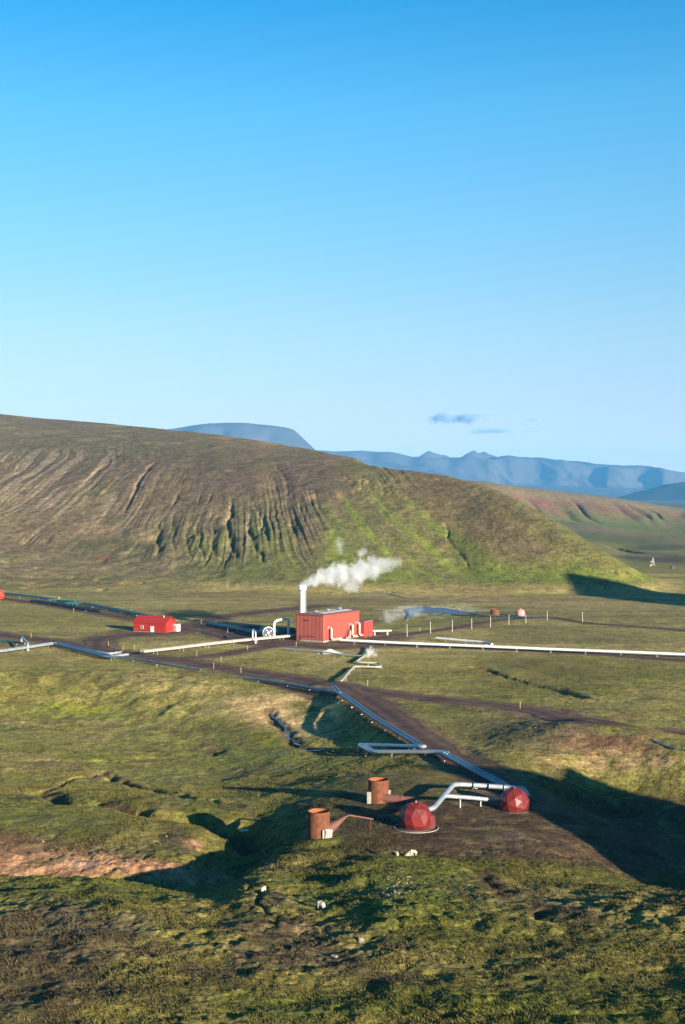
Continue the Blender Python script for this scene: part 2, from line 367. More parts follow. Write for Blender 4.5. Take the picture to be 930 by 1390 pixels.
    mix(hb, hm); mix(C(.075,.078,.030), hm*.6*ss(-.2, .4, nA+.4*s4)); mix(C(.10,.07,.055), hm*.6*ss(600, 640, ys)*ss(700, 660, ys)*ss(.0, .4, s4+.2))
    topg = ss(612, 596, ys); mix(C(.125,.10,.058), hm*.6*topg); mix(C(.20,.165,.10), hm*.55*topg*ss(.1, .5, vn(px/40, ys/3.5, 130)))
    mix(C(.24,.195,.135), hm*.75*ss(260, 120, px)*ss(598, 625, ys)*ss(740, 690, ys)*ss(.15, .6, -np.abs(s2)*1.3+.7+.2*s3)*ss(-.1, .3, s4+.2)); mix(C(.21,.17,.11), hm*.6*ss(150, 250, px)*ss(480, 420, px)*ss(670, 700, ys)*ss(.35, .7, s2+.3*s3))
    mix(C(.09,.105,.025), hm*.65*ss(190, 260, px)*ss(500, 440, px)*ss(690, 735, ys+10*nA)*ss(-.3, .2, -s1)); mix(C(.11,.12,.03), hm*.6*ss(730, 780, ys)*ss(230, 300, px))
    gr = C(.115,.150,.020)
    mix(C(.10,.098,.032), hm*.7*ss(440, 500, px))
    mix(gr, hm*.7*ss(430, 455, px)*ss(650, 560, px-(ys-700)*.9)*ss(655, 690, ys)*ss(-.05, .35, s1+.45*s2)); mix(gr*.95, hm*.75*ss(480, 520, px)*ss(745, 785, ys+6*nA)*ss(-.5, .1, s2+nA)); mix(gr*.5, hm*.6*bl(640, 750, 22, 40, -30))
    mix(C(.105,.075,.042), hm*.75*bl(640, 695, 120, 34, 28)*ss(-.4, .2, s2+.5)); mix(gr*.8, hm*.5*bl(860, 785, 50, 14)); mix(C(.16,.13,.05), hm*.4*bl(830, 770, 40, 12, 20))
    mix(C(.25,.17,.10), hm*.7*bl(440, 673, 30, 6)*ss(0, .4, s2)); mix(C(.24,.17,.10), hm*.6*bl(500, 660, 40, 8, 10)*ss(0, .3, nB))
    ft = ss(740, 752, ys)*ss(806, 795, ys)*ss(330, 220, px)*(D > 760); mix(C(.15,.125,.065), .7*ft); mix(C(.10,.085,.045), .6*ft*ss(.0, .3, vn(x/50, y/16, 140)+.3*nB)); mix(C(.22,.18,.11), .5*ft*ss(.25, .5, nB)); mix(HRED*.8, .9*bl(141, 759, 10, 5)*(D > 760)); mix(C(.24,.17,.10), .5*bl(180, 727, 70, 8, 12)*(D > 760)*ss(-.1, .3, s2))
    # tan wash behind the plant
    mix(TAN, .7*bl(620, 812, 110, 4, 0)*(D < 800)*ss(-.2, .2, nB)); mix(C(.26,.16,.09), .55*bl(330, 822, 90, 3, -8)*(D < 800)*ss(-.1, .2, nB)); mix(C(.42,.40,.36), .8*bl(590, 829, 62, 8)*ss(-.4, .2, nC+nB)*(D < 760)); mix(C(.42,.40,.36), .8*bl(552, 827, 14, 5)); mix(C(.20,.17,.13), .7*bl(510, 806, 36, 5)*ss(-.2, .2, nC)*(D < 800)); mix(TAN*.8, .5*bl(800, 822, 140, 7, 2)*(D < 800))
    # reddish ridge behind, valley with dark lava
    rd = ss(1250, 1500, D)*ss(560, 600, px); st = vn((px-1.2*(ys-660))/9, ys/40, 150)
    mix(HRED, rd*ss(715, 695, ys-(px-700)*.03+8*nL)); mix(C(.10,.135,.03), rd*.8*ss(672, 704, ys-(px-700)*.05+14*st)*ss(735, 722, ys)); mix(C(.17,.12,.07), rd*.5*ss(.2, .6, st)); mix(C(.15,.14,.08), rd*.6*ss(12, 3, ys-653-(px-600)*.11))
    v = ss(930, 1050, D)*ss(1950, 1850, D)*ss(600, 700, px); mix(C(.13,.125,.045), v*.8); mix(C(.055,.045,.04), .9*v*bl(890, 757, 70, 6, 4)); mix(C(.07,.085,.03), .8*v*bl(820, 728, 80, 8, 5)); mix(C(.15,.105,.075), .7*v*bl(830, 722, 90, 3, 7)); mix(C(.05,.045,.03), .7*v*bl(900, 743, 50, 4)); mix(C(.20,.175,.08), .6*v*bl(830, 750, 70, 4, 4))
    # road verges
    rm = road_mask(x, y, 1.25); mix(SOIL*1.05, np.clip(rm*1.0-.12+.5*nB*(rm < .95), 0, 1)*.9)
    for cc, r in PADW[:2]+PADW[6:7]:
        mix(SOIL, .85*ss(r*1.0, r*.7, np.hypot(x-cc[0], (y-cc[1])*.8)+nB*4))
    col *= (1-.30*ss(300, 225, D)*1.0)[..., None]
    col *= (1+.20*nB+.20*nC)[..., None]
    col *= np.array([1.05, .965, .68], f32)*(1-hm[..., None])+np.array([1.05, .965, .80], f32)*hm[..., None]
    col[:] = col*(1+.06*hm[..., None])
    far = ss(3000, 4500, D); mix(C(.08,.08,.05), far)
    return np.clip(col, .008, .7)
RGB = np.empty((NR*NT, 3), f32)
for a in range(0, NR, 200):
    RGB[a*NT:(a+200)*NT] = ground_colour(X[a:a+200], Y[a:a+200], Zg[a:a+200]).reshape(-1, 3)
print('colour', round(time.time()-T0, 1))

# ------------------------------------------------------------------ materials
class NT_:
    def __init__(s, name):
        s.m = bpy.data.materials.new(name); s.m.use_nodes = True; s.t = s.m.node_tree; s.t.nodes.clear()
        s.out = s.n('ShaderNodeOutputMaterial')
    def n(s, k, **kw):
        d = s.t.nodes.new(k)
        for a, v in kw.items():
            if a.startswith('i_'):
                d.inputs[a[2:].replace('_', ' ')].default_value = v
            else: setattr(d, a, v)
        return d
    def l(s, a, b): s.t.links.new(a, b)
    def noise(s, vec, scale, detail=4, rough=.55):
        d = s.n('ShaderNodeTexNoise'); d.inputs['Scale'].default_value = scale; d.inputs['Detail'].default_value = detail; d.inputs['Roughness'].default_value = rough
        if vec is not None: s.l(vec, d.inputs['Vector'])
        return d.outputs['Fac']
    def ramp(s, fac, stops):
        d = s.n('ShaderNodeValToRGB'); r = d.color_ramp
        while len(r.elements) < len(stops): r.elements.new(.5)
        for e, (p, c) in zip(r.elements, stops): e.position = p; e.color = (*c, 1) if len(c) == 3 else c
        s.l(fac, d.inputs['Fac']); return d.outputs['Color']
    def math(s, op, a, b=None):
        d = s.n('ShaderNodeMath', operation=op)
        for k, v in enumerate((a, b)):
            if v is None: continue
            if isinstance(v, (int, float)): d.inputs[k].default_value = v
            else: s.l(v, d.inputs[k])
        return d.outputs[0]
    def mix(s, fac, a, b, mode='MIX'):
        d = s.n('ShaderNodeMix', data_type='RGBA', blend_type=mode)
        for k, v in ((0, fac), (6, a), (7, b)):
            if isinstance(v, (int, float)): d.inputs[k].default_value = v
            elif isinstance(v, tuple): d.inputs[k].default_value = (*v, 1)
            else: s.l(v, d.inputs[k])
        return d.outputs[2]
def ground_mat():
    g = NT_('ground_cover'); pos = g.n('ShaderNodeNewGeometry').outputs['Position']
    at = g.n('ShaderNodeAttribute', attribute_name='tint').outputs['Color']
    b = g.n('ShaderNodeBsdfPrincipled'); b.inputs['Roughness'].default_value = .95; b.inputs['Specular IOR Level'].default_value = .12
    n1 = g.noise(pos, .9, 6, .65); n2 = g.noise(pos, 3.5, 5, .7); n3 = g.noise(pos, .12, 5, .6)
    v = g.math('ADD', g.math('MULTIPLY', n1, .9), g.math('ADD', g.math('MULTIPLY', n2, .9), g.math('MULTIPLY', n3, .5)))
    v = g.math('ADD', g.math('ADD', g.math('MULTIPLY', n1, 1.5), g.math('MULTIPLY', n2, 1.3)), g.math('ADD', g.math('MULTIPLY', g.noise(pos, .33, 5, .75), 1.3), g.math('MULTIPLY', n3, .7))); v = g.math('MAXIMUM', g.math('ADD', g.math('MULTIPLY', g.math('SUBTRACT', v, 2.4), 1.75), .93), .16)  # random cover tones; the dark specks paint in shade between tussocks
    cc = g.n('ShaderNodeCombineColor'); 
    for k in range(3): g.l(v, cc.inputs[k])
    g.l(g.mix(1.0, at, cc.outputs[0], 'MULTIPLY'), b.inputs['Base Color'])
    bp = g.n('ShaderNodeBump'); bp.inputs['Strength'].default_value = .9; bp.inputs['Distance'].default_value = .3
    hgt = g.math('ADD', g.noise(pos, 2.2, 5, .7), g.math('MULTIPLY', g.noise(pos, .45, 5, .7), 2.2))
    g.l(hgt, bp.inputs['Height']); g.l(bp.outputs[0], b.inputs['Normal']); g.l(b.outputs[0], g.out.inputs['Surface'])
    return g.m
def simple(name, c1, c2=None, rough=.6, metal=0.0, scale=2.0, bump=.0, spec=.4, streak=False, coat=0):
    g = NT_(name); tc = g.n('ShaderNodeTexCoord').outputs['Object']
    b = g.n('ShaderNodeBsdfPrincipled'); b.inputs['Metallic'].default_value = metal; b.inputs['Specular IOR Level'].default_value = spec
    if coat: b.inputs['Coat Weight'].default_value = coat
    vec = tc
    if streak:
        mp = g.n('ShaderNodeMapping'); mp.inputs['Scale'].default_value = (1, 1, .06); g.l(tc, mp.inputs['Vector']); vec = mp.outputs[0]
    n = g.noise(vec, scale, 6, .65); c2 = c2 or tuple(x*.7 for x in c1)
    g.l(g.ramp(n, [(.34, c2), (.66, c1)]), b.inputs['Base Color'])
    rg = g.math('ADD', g.math('MULTIPLY', g.noise(tc, scale*2.3, 3), .3), rough-.15); g.l(rg, b.inputs['Roughness'])
    if bump:
        bp = g.n('ShaderNodeBump'); bp.inputs['Strength'].default_value = bump; bp.inputs['Distance'].default_value = .05
        g.l(g.noise(tc, scale*4, 5), bp.inputs['Height']); g.l(bp.outputs[0], b.inputs['Normal'])
    g.l(b.outputs[0], g.out.inputs['Surface']); return g.m
M = dict(
 ground=ground_mat(),
 road=simple('reddish_dirt', (.098,.054,.037), (.060,.035,.026), .95, scale=.35, bump=.5, spec=.1),
 red=simple('red_sheet_metal', (.235,.036,.019), (.165,.030,.018), .5, scale=.9, streak=True),
 redhouse=simple('bright_red_paint', (.29,.018,.009), (.22,.015,.008), .5, scale=.6),
 dome=simple('red_dome_panels', (.120,.009,.006), (.070,.007,.005), .45, scale=.9, spec=.5),
 pinkdome=simple('faded_pink_panels', (.45,.20,.17), (.34,.14,.12), .5, scale=.8),
 orangedome=simple('orange_red_panels', (.45,.035,.015), (.36,.03,.014), .4, scale=.8),
 roof=simple('grey_roof_felt', (.125,.105,.105), (.08,.07,.07), .9, scale=.4, spec=.1),
 pale=simple('pale_roof_strip', (.42,.40,.36), (.30,.29,.26), .8, scale=.6),
 alu=simple('aluminium_cladding', (.42,.43,.42), (.30,.31,.31), .32, metal=.55, scale=.7),
 white=simple('white_paint', (.60,.59,.56), (.46,.45,.42), .45, scale=.9),
 cream=simple('cream_cladding', (.42,.38,.31), (.30,.27,.22), .45, metal=.3, scale=.6),
 bluepipe=simple('blue_grey_cladding', (.13,.17,.21), (.08,.11,.14), .35, metal=.5, scale=.5),  # blue-grey tones, darker than the aluminium cladding
 greenpipe=simple('dark_green_cladding', (.035,.085,.085), (.02,.05,.055), .45, metal=.2, scale=.5),
 green=simple('bright_green_paint', (.015,.14,.095), (.012,.09,.065), .6),
 steel=simple('galvanised_steel', (.42,.43,.42), (.28,.29,.29), .45, metal=.6, scale=3),
 rust=simple('rusty_steel', (.155,.052,.020), (.070,.025,.013), .85, scale=1.1, bump=.4, spec=.2),
 rustin=simple('orange_rust_inside', (.24,.075,.024), (.16,.05,.02), .9, scale=1.0, spec=.2),
 nozzle=simple('brown_primer', (.125,.048,.032), (.08,.033,.024), .7, scale=1.5, spec=.25),
 concrete=simple('concrete', (.25,.235,.20), (.17,.16,.14), .85, scale=1.5, bump=.3, spec=.2),
 dark=simple('dark_rubber', (.02,.02,.022), (.012,.012,.014), .6),
 yellow=simple('yellow_marker_paint', (.33,.25,.07), (.26,.19,.06), .6),
 wood=simple('weathered_post_wood', (.42,.37,.29), (.28,.24,.19), .8, scale=4),
 glass=simple('window_glass', (.05,.06,.07), (.03,.04,.05), .1, spec=.6),
 wool=simple('sheep_wool', (.36,.32,.25), (.27,.24,.18), .95, scale=9, bump=.8, spec=.1),
 face=simple('sheep_face', (.50,.45,.38), (.35,.3,.25), .9, scale=9, spec=.1),
 rock=simple('pale_rock', (.21,.18,.14), (.12,.10,.08), .9, scale=3, bump=.5, spec=.2),
 basalt=simple('dark_basalt', (.10,.085,.07), (.05,.045,.04), .9, scale=3, bump=.5, spec=.2),
 orange=simple('orange_paint', (.72,.20,.04), (.6,.12,.03), .5),
)
def water_mat():
    g = NT_('water'); tc = g.n('ShaderNodeNewGeometry').outputs['Position']
    b = g.n('ShaderNodeBsdfPrincipled'); b.inputs['Base Color'].default_value = (.03,.09,.20,1); b.inputs['Roughness'].default_value = .25; b.inputs['Specular IOR Level'].default_value = .3; b.inputs['IOR'].default_value = 1.33
    bp = g.n('ShaderNodeBump'); bp.inputs['Strength'].default_value = .15; bp.inputs['Distance'].default_value = .05
    g.l(g.noise(tc, 2.0, 3), bp.inputs['Height']); g.l(bp.outputs[0], b.inputs['Normal']); g.l(b.outputs[0], g.out.inputs['Surface']); return g.m
M['water'] = water_mat()
_m = M['road']; M['brook'] = M['water'].copy(); [n for n in M['brook'].node_tree.nodes if n.type == 'BSDF_PRINCIPLED'][0].inputs['Base Color'].default_value = (.03,.05,.06,1); _t = _m.node_tree; _b = [n for n in _t.nodes if n.type == 'BSDF_PRINCIPLED'][0]; _l = _b.inputs['Base Color'].links[0]; _src = _l.from_socket; _t.links.remove(_l)
_a = _t.nodes.new('ShaderNodeAttribute'); _a.attribute_name = 'tint'; _x = _t.nodes.new('ShaderNodeMix'); _x.data_type = 'RGBA'; _x.blend_type = 'MULTIPLY'; _x.inputs[0].default_value = 1; _t.links.new(_src, _x.inputs[6]); _t.links.new(_a.outputs['Color'], _x.inputs[7]); _t.links.new(_x.outputs[2], _b.inputs['Base Color'])

# ------------------------------------------------------------------ object helpers
def link(name, me, mat=None, parent=None):
    if mat is not None and not me.materials: me.materials.append(mat)
    o = bpy.data.objects.new(name, me); COL.objects.link(o)
    if parent: o.parent = parent
    return o
def tag(o, label=None, cat=None, group=None, kind=None):
    for k, v in (('label', label), ('category', cat), ('group', group), ('kind', kind)):
        if v: o[k] = v
    return o
def empty(name, loc, rz=0, label=None, cat=None, group=None):
    o = bpy.data.objects.new(name, None); COL.objects.link(o); o.location = loc; o.rotation_euler = (0, 0, rz); o.empty_display_size = .5
    return tag(o, label, cat, group)
class MB:
    def __init__(s): s.b = bmesh.new()
    def box(s, c, d, rz=0, rx=0, ry=0):
        m = Matrix.Translation(c) @ Matrix.Rotation(rz, 4, 'Z') @ Matrix.Rotation(ry, 4, 'Y') @ Matrix.Rotation(rx, 4, 'X') @ Matrix.Diagonal((*d, 1))
        bmesh.ops.create_cube(s.b, size=1, matrix=m); return s
    def cyl(s, a, b, r, r2=None, seg=20, caps=True):
        a = Vector(a); b = Vector(b); v = b-a
        m = Matrix.Translation((a+b)/2) @ v.to_track_quat('Z', 'Y').to_matrix().to_4x4()
        bmesh.ops.create_cone(s.b, cap_ends=caps, segments=seg, radius1=r, radius2=r if r2 is None else r2, depth=v.length, matrix=m); return s
    def tube(s, pts, r, seg=12, caps=True):
        pts = [Vector(p) for p in pts]; n = len(pts); rings = []; up = Vector((0, 0, 1)); prev = None
        for i, p in enumerate(pts):
            t = (pts[min(i+1, n-1)]-pts[max(i-1, 0)]).normalized()
            if prev is None:
                a = t.cross(up) if abs(t.z) < .95 else t.cross(Vector((1, 0, 0)))
            else: a = prev-t*prev.dot(t)
            a.normalize(); prev = a; b2 = t.cross(a)
            rings.append([s.b.verts.new(p+(a*math.cos(k*math.tau/seg)+b2*math.sin(k*math.tau/seg))*r) for k in range(seg)])
        for i in range(n-1):
            for k in range(seg):
                s.b.faces.new((rings[i][k], rings[i][(k+1) % seg], rings[i+1][(k+1) % seg], rings[i+1][k]))
        if caps: s.b.faces.new(rings[0][::-1]); s.b.faces.new(rings[-1])
        return s
    def poly(s, verts, faces):
        v = [s.b.verts.new(p) for p in verts]
        for f in faces: s.b.faces.new([v[i] for i in f])
        return s
    def build(s, name, mat, parent=None, smooth=False, bevel=0):
        if bevel: bmesh.ops.bevel(s.b, geom=s.b.edges[:], offset=bevel, segments=1, affect='EDGES')
        bmesh.ops.recalc_face_normals(s.b, faces=s.b.faces[:])
        me = bpy.data.meshes.new(name); s.b.to_mesh(me); s.b.free()
        if smooth:
            me.polygons.foreach_set('use_smooth', np.ones(len(me.polygons), bool))
            try: me.set_sharp_from_angle(angle=math.radians(40))
            except Exception: pass
        return link(name, me, mat, parent)
def rnd_corner(pts, rad=1.2, k=5):
    pts = [Vector(p) for p in pts]; out = [pts[0]]
    for a, b, c in zip(pts[:-2], pts[1:-1], pts[2:]):
        u = (a-b); v = (c-b); r = min(rad, u.length*.45, v.length*.45)
        if u.length < 1e-4 or v.length < 1e-4: continue
        p0 = b+u.normalized()*r; p2 = b+v.normalized()*r
        for i in range(k+1):
            t = i/k; out.append(p0*(1-t)**2+b*2*t*(1-t)+p2*t*t)
    out.append(pts[-1]); return out
def gz(x, y):
    return float(height(np.array([[float(x)]]), np.array([[float(y)]]))[0, 0])
def gza(xy):
    xy = np.asarray(xy, float); return height(xy[:, 0], xy[:, 1])
def at(px, py):
    p = P(px, py)[0]; return Vector((p[0], p[1], gz(p[0], p[1])))
def atD(px, D, z=None):
    x = (px-CX)/F*D; return Vector((x, D, gz(x, D) if z is None else z))
def atZ(px, py, z):
    """the point at height z seen at that column and row"""
    D = (H-z)*F/(py-HY); return Vector(((px-CX)/F*D, D, z))

# ------------------------------------------------------------------ setting
me = grid_mesh('ground', X, Y, Zg); set_col(me, RGB)
ground = link('ground', me, M['ground']); tag(ground, kind='structure')
print('ground', round(time.time()-T0, 1))
for pts, w, n in ROADW:
    P2 = smooth_line(pts[::3] if len(pts) > 30 else pts, 1.6)
    t = np.gradient(P2, axis=0); t /= np.linalg.norm(t, axis=1)[:, None]; nrm = np.stack([-t[:, 1], t[:, 0]], 1)
    s = np.cumsum(np.r_[0, np.linalg.norm(np.diff(P2, axis=0), axis=1)])
    wl = w/2*(1+.22*vn(s/6, s*0, 7)+.12*vn(s/1.9, s*0, 8)); wr = w/2*(1+.22*vn(s/6, s*0+5, 9)+.12*vn(s/1.9, s*0, 12))
    fr = np.array([-1,-.75,-.5,-.25,0,.25,.5,.75,1.]); off = np.where(fr[None] < 0, -fr[None]*-wl[:, None], fr[None]*wr[:, None])
    XX = P2[:, 0:1]+nrm[:, 0:1]*off; YY = P2[:, 1:2]+nrm[:, 1:2]*off
    zz = height(XX, YY)+.09; zz[:, 0] -= .16; zz[:, -1] -= .16
    lift = {'main':0, 'track':.012, 'house':.02, 'west':.03, 'south':.04, 'north':.05, 'yard':.06, 'verge':.07}[n]
    me = grid_mesh('dirt_road', XX, YY, zz+lift); rt = np.array([.85,.95,1.45,1.0,.75,1.0,1.45,.95,.85])[None]*(1+.3*vn(s/3, s*0, 19))[:, None]; set_col(me, np.repeat(rt.reshape(-1, 1), 3, 1)); tag(link('dirt_road', me, M['road']), kind='structure')
def water_sheet(name, poly, lift, wig=0):
    w = Pl(poly); c = w.mean(0); z = gza(w).max()+lift
    m = MB(); n = len(w); w = smooth_line(np.vstack([w, w[:1]]), 2.0)[:-1]
    v = [(p[0], p[1], z) for p in w]; m.poly(v, [list(range(len(v)))])
    tag(m.build(name, M['water']), kind='structure')
water_sheet('pond', [(547,830),(556,825.5),(566,824.5),(575,823.3),(590,825.6),(600,825.2),(625,829.5),(636,831),(655,833),(630,833.6),(612,834.2),(598,832.4),(586,833),(570,832.2),(560,837),(552,841),(553,834)], .12)
def stream(poly, w):
    q = smooth_line(Pl(poly), 1.0); t = np.gradient(q, axis=0); t /= np.linalg.norm(t, axis=1)[:, None]; nn = np.stack([-t[:, 1], t[:, 0]], 1)
    s = np.arange(len(q)); q = q+nn*(vn(s/5., s*0., 3)*w*.8)[:, None]
    ww = w/2*(1+.5*vn(s/3., s*0., 4)); XX = np.stack([q[:, 0]-nn[:, 0]*ww, q[:, 0]+nn[:, 0]*ww], 1); YY = np.stack([q[:, 1]-nn[:, 1]*ww, q[:, 1]+nn[:, 1]*ww], 1)
    zc = height(q[:, 0], q[:, 1]); zc = np.convolve(np.pad(zc, 3, mode='edge'), np.ones(7)/7, mode='valid')+.07
    me = grid_mesh('stream', XX, YY, np.stack([zc, zc], 1)); tag(link('stream', me, M['brook']), kind='structure')
stream([(367,962),(368,972),(385,985),(392,1000),(405,1012),(435,1019)], .9)
stream([(300,1029),(360,1026),(405,1019),(450,1014)], .6)
stream([(885,1003),(905,1012),(930,1018),(960,1024)], .9)
stream([(528,806),(540,810),(552,812)], 2.5)

# ------------------------------------------------------------------ distant mountains
def mountain(name, pxs, Ds, fn, c1, label=None):
    A, B = np.meshgrid(pxs, Ds); xx = (A-CX)/F*B
    K = 1.6; zz = H+(fn(A, B, xx)-H)*K; me = grid_mesh(name, xx*K, B*K, zz)
    n = fbm(xx/400, B/900, 4, 300); n2 = fbm(xx/120, B/300, 3, 310)
    rgb = np.clip(np.array(c1)[None, None]*(1+.35*n+.25*n2)[..., None], .01, 1).reshape(-1, 3)
    set_col(me, rgb.astype(f32)); tag(link(name, me, M['far']), kind='structure')
def far_mat():
    g = NT_('distant_rock'); b = g.n('ShaderNodeBsdfPrincipled'); b.inputs['Roughness'].default_value = 1; b.inputs['Specular IOR Level'].default_value = 0
    at = g.n('ShaderNodeAttribute', attribute_name='tint').outputs['Color']; pos = g.n('ShaderNodeNewGeometry').outputs['Position']
    g.l(g.mix(.35, at, g.ramp(g.noise(pos, .006, 5), [(.35, (.02, .024, .018)), (.65, (.06, .05, .045))])), b.inputs['Base Color']); g.l(b.outputs[0], g.out.inputs['Surface']); return g.m
M['far'] = far_mat()
def interp_s(px, pts): return np.interp(px, [p[0] for p in pts], [p[1] for p in pts])
SIL = [(-1500,640),(-300,625),(200,615),(430,612),(450,613.5),(490,612),(530,614),(560,620),(610,620.5),(660,620),(690,617),(730,617),(780,622),(830,628),(880,632),(930,640),(1000,645),(1300,640),(2400,655)]
def f_range(A, B, xx):
    rim = 9600+560*fbm(A/75, A*0, 3, 320)
    top = Z(interp_s(A, SIL), 9500)
    wall = ss(560, 690, A)*.5+.28
    foot = top*(1-wall*.95)
    z = np.interp(B.ravel(), [7000, 8000], [0, 1]).reshape(B.shape)*foot*ss(6800, 9100, B)
    t = ss(-700, 0, B-rim)**1.3
    z = z*(1-t)+top*t
    z += 34*fbm(xx/300, B/260, 4, 330)*ss(7000, 8600, B)*(1-t)+5*t*fbm(xx/200, B/300, 3, 335)
    z -= (75*np.abs(fbm(xx/420+B/900, B/800, 3, 338))+60*np.abs(fbm(xx/150+B/500, B/380, 3, 339)))*np.clip(t*(1.15-t)*3.2, 0, 1)*ss(540, 660, A)
    z -= t*(1-t)*4*12*np.abs(fbm(xx/150, B/200, 3, 340))
    for cpx, dd, hh, w in ((583, 9900, 58, 19), (602, 9950, 40, 18), (643, 9800, 70, 23), (664, 9850, 38, 18)):
        q = np.hypot((A-cpx)/w, (B-dd)/(w*5.2)); z += hh*np.clip(1-q, 0, 1)**1.0
    z *= ss(12300, 11300, B)
    return np.maximum(z, -1)
mountain('mountain', np.concatenate([np.arange(-1200, 380, 20), np.arange(380, 1000, 1.6), np.arange(1000, 2400, 20)]), np.concatenate([np.arange(6900, 8900, 55), np.arange(8900, 10150, 16), np.arange(10150, 12400, 110)]), f_range, (.075, .062, .052))
TS = [(170,668),(205,600),(225,586),(240,583.5),(262,580),(285,577),(310,576.5),(335,577.5),(370,580),(392,583),(400,586),(412,597),(428,612),(450,640),(480,668)]
def f_table(A, B, xx):
    top = Z(interp_s(A, TS), 8200); e = ss(7350, 7950, B+120*fbm(xx/260, B/400, 3, 350))*ss(9300, 8700, B)
    z = np.maximum(top*1.0, 0)*e+ (14*fbm(xx/150, B/150, 3, 352))*e*(1-e)*4
    return np.maximum(z, -1)
mountain('mountain', np.arange(150, 500, 1.5), np.arange(7200, 9500, 28), f_table, (.060, .052, .046))
FS = [(690,690),(740,672),(765,668.5),(790,675),(812,683),(835,677),(860,670),(885,664),(905,659),(930,654),(1000,640),(1100,632),(1250,645),(1400,668)]
def f_near(A, B, xx):
    top = np.maximum(Z(interp_s(A, FS), 6200), 0); e = ss(5500, 6200, B)*ss(6900, 6200, B)
    return np.maximum(top*e+14*fbm(xx/110, B/110, 4, 360)*e, -1)
mountain('mountain', np.arange(690, 1410, 2.5), np.arange(5450, 6950, 28), f_near, (.03, .034, .032))

# ------------------------------------------------------------------ power house
def P2h(px, py, h): 
    q = P0(px, py, lambda a, b: base1(a, b)+h)[0]; return Vector((q[0], q[1], gz(q[0], q[1])+h))
NX, NY = -7.1, 511.5; bz = gz(NX, NY)-.15; RZ = math.atan2(.835, .551)
LBL, LY, LHh = 24.5, 12.0, 10.2
hall = empty('power_station', (NX, NY, bz), RZ, 'large red power station hall with grey roof and pale ducts below the steam plume', 'power station')
def ribbed(name, x0, x1, y0, y1, z0, z1, mat, parent, pitch=.6, dep=.06):
    """a closed ring of wall with pressed vertical ribs"""
    pts = []
    def side(ax, ay, bx, by):
        n = max(2, int(math.hypot(bx-ax, by-ay)/pitch)); tx, ty = (bx-ax)/n, (by-ay)/n; L = math.hypot(tx, ty); nx_, ny_ = ty/L, -tx/L
        for i in range(n):
            for t, o in ((0, 0), (.35, 0), (.45, dep), (.9, dep)): pts.append((ax+tx*(i+t)+nx_*o, ay+ty*(i+t)+ny_*o))
    side(x0, y0, x1, y0); side(x1, y0, x1, y1); side(x1, y1, x0, y1); side(x0, y1, x0, y0)
    m = MB(); n = len(pts); v = [(p[0], p[1], z0) for p in pts]+[(p[0], p[1], z1) for p in pts]
    m.poly(v, [(i, (i+1) % n, n+(i+1) % n, n+i) for i in range(n)]+[list(range(n, 2*n))])
    return m.build(name, mat, parent)
ribbed('wall', 0, LBL, 0, LY, 0, LHh-.35, M['red'], hall)
m = MB(); 
m.poly([(-.25,-.25,LHh-.35),(LBL+.25,-.25,LHh-.35),(LBL+.25,LY+.25,LHh-.35),(-.25,LY+.25,LHh-.35),(-.25,-.25,LHh+.02),(LBL+.25,-.25,LHh+.02),(LBL+.25,LY+.25,LHh+.02),(-.25,LY+.25,LHh+.02),(-.25,LY/2,LHh+.55),(LBL+.25,LY/2,LHh+.55)],
  [(0,1,5,4),(1,2,6,9,5),(2,3,7,6),(3,0,4,8,7),(4,5,9,8),(8,9,6,7)])
roof = m.build('roof', M['roof'], hall)
for k, (ya, yb) in enumerate(((2.0, 4.4), (7.6, 10.0))):
    m = MB(); sl = math.atan(.53/(LY/2+.25)); yc = (ya+yb)/2; zc = LHh+.02+.53*(1-abs(yc-LY/2)/(LY/2+.25))+.05
    m.box((LBL*.52, yc, zc), (LBL*.78, yb-ya, .08), rx=sl if yc < LY/2 else -sl); m.build('skylight', M['pale'], roof)
for k in range(3):
    MB().box((4+k*8, LY/2, LHh+.75), (1.1, 1.1, .5)).cyl((4+k*8, LY/2, LHh+1.0), (4+k*8, LY/2, LHh+1.25), .5, .3, 12).build('roof_vent', M['steel'], roof)
MB().box((LBL/2, -.3, LHh-.15), (LBL+.6, .1, .38)).box((LBL+.33, LY/2, LHh-.15), (.1, LY+.5, .38)).box((-.33, LY/2, LHh-.15), (.1, LY+.5, .38)).build('fascia', M['red'], hall)
for k in range(8):
    MB().box((-.1, 3.6+k*.95, 2.1), (.08, .5, .32)).build('louvre', M['dark'], hall)
MB().box((-.12, 7.6, 7.9), (.08, 2.4, .35)).build('name_plate', M['dark'], hall)
d = MB().box((-.1, 9.9, 1.15), (.09, 1.1, 2.2)).build('door', M['nozzle'], hall); MB().box((-.18, 9.5, 1.15), (.06, .12, .12)).build('handle', M['steel'], d)
MB().box((-.1, 5.0, .35), (.1, 10.4, .7)).box((12, -.1, .35), (24.4, .1, .7)).build('plinth', M['concrete'], hall)
def duct(x, z, drop_to=.9, run=None):
    p = [(x, .2, z), (x, -1.3, z), (x, -1.3, drop_to)]
    if run: p += [(x+run, -1.3, drop_to)]
    o = MB().tube(rnd_corner(p, 1.0, 6), .40, 14).build('duct', M['cream'], hall, True)
    for zz in (z*.55, z*.8): MB().cyl((x, -1.3, zz-.06), (x, -1.3, zz+.06), .46, seg=14).build('flange', M['steel'], o, True)
    MB().cyl((x, -.02, z), (x, -.14, z), .62, seg=16).build('wall_collar', M['steel'], o, True)
duct(3.6, 5.2, .95, 6.4); duct(17.9, 5.3, .95, 3.0); duct(22.6, 5.6, .95, 3.2)
MB().tube(rnd_corner([(17.2,.2,3.4),(16.6,-1.2,3.2),(15.2,-1.9,1.0),(12,-2.4,.95)], .7), .3, 12).build('duct', M['cream'], hall, True)
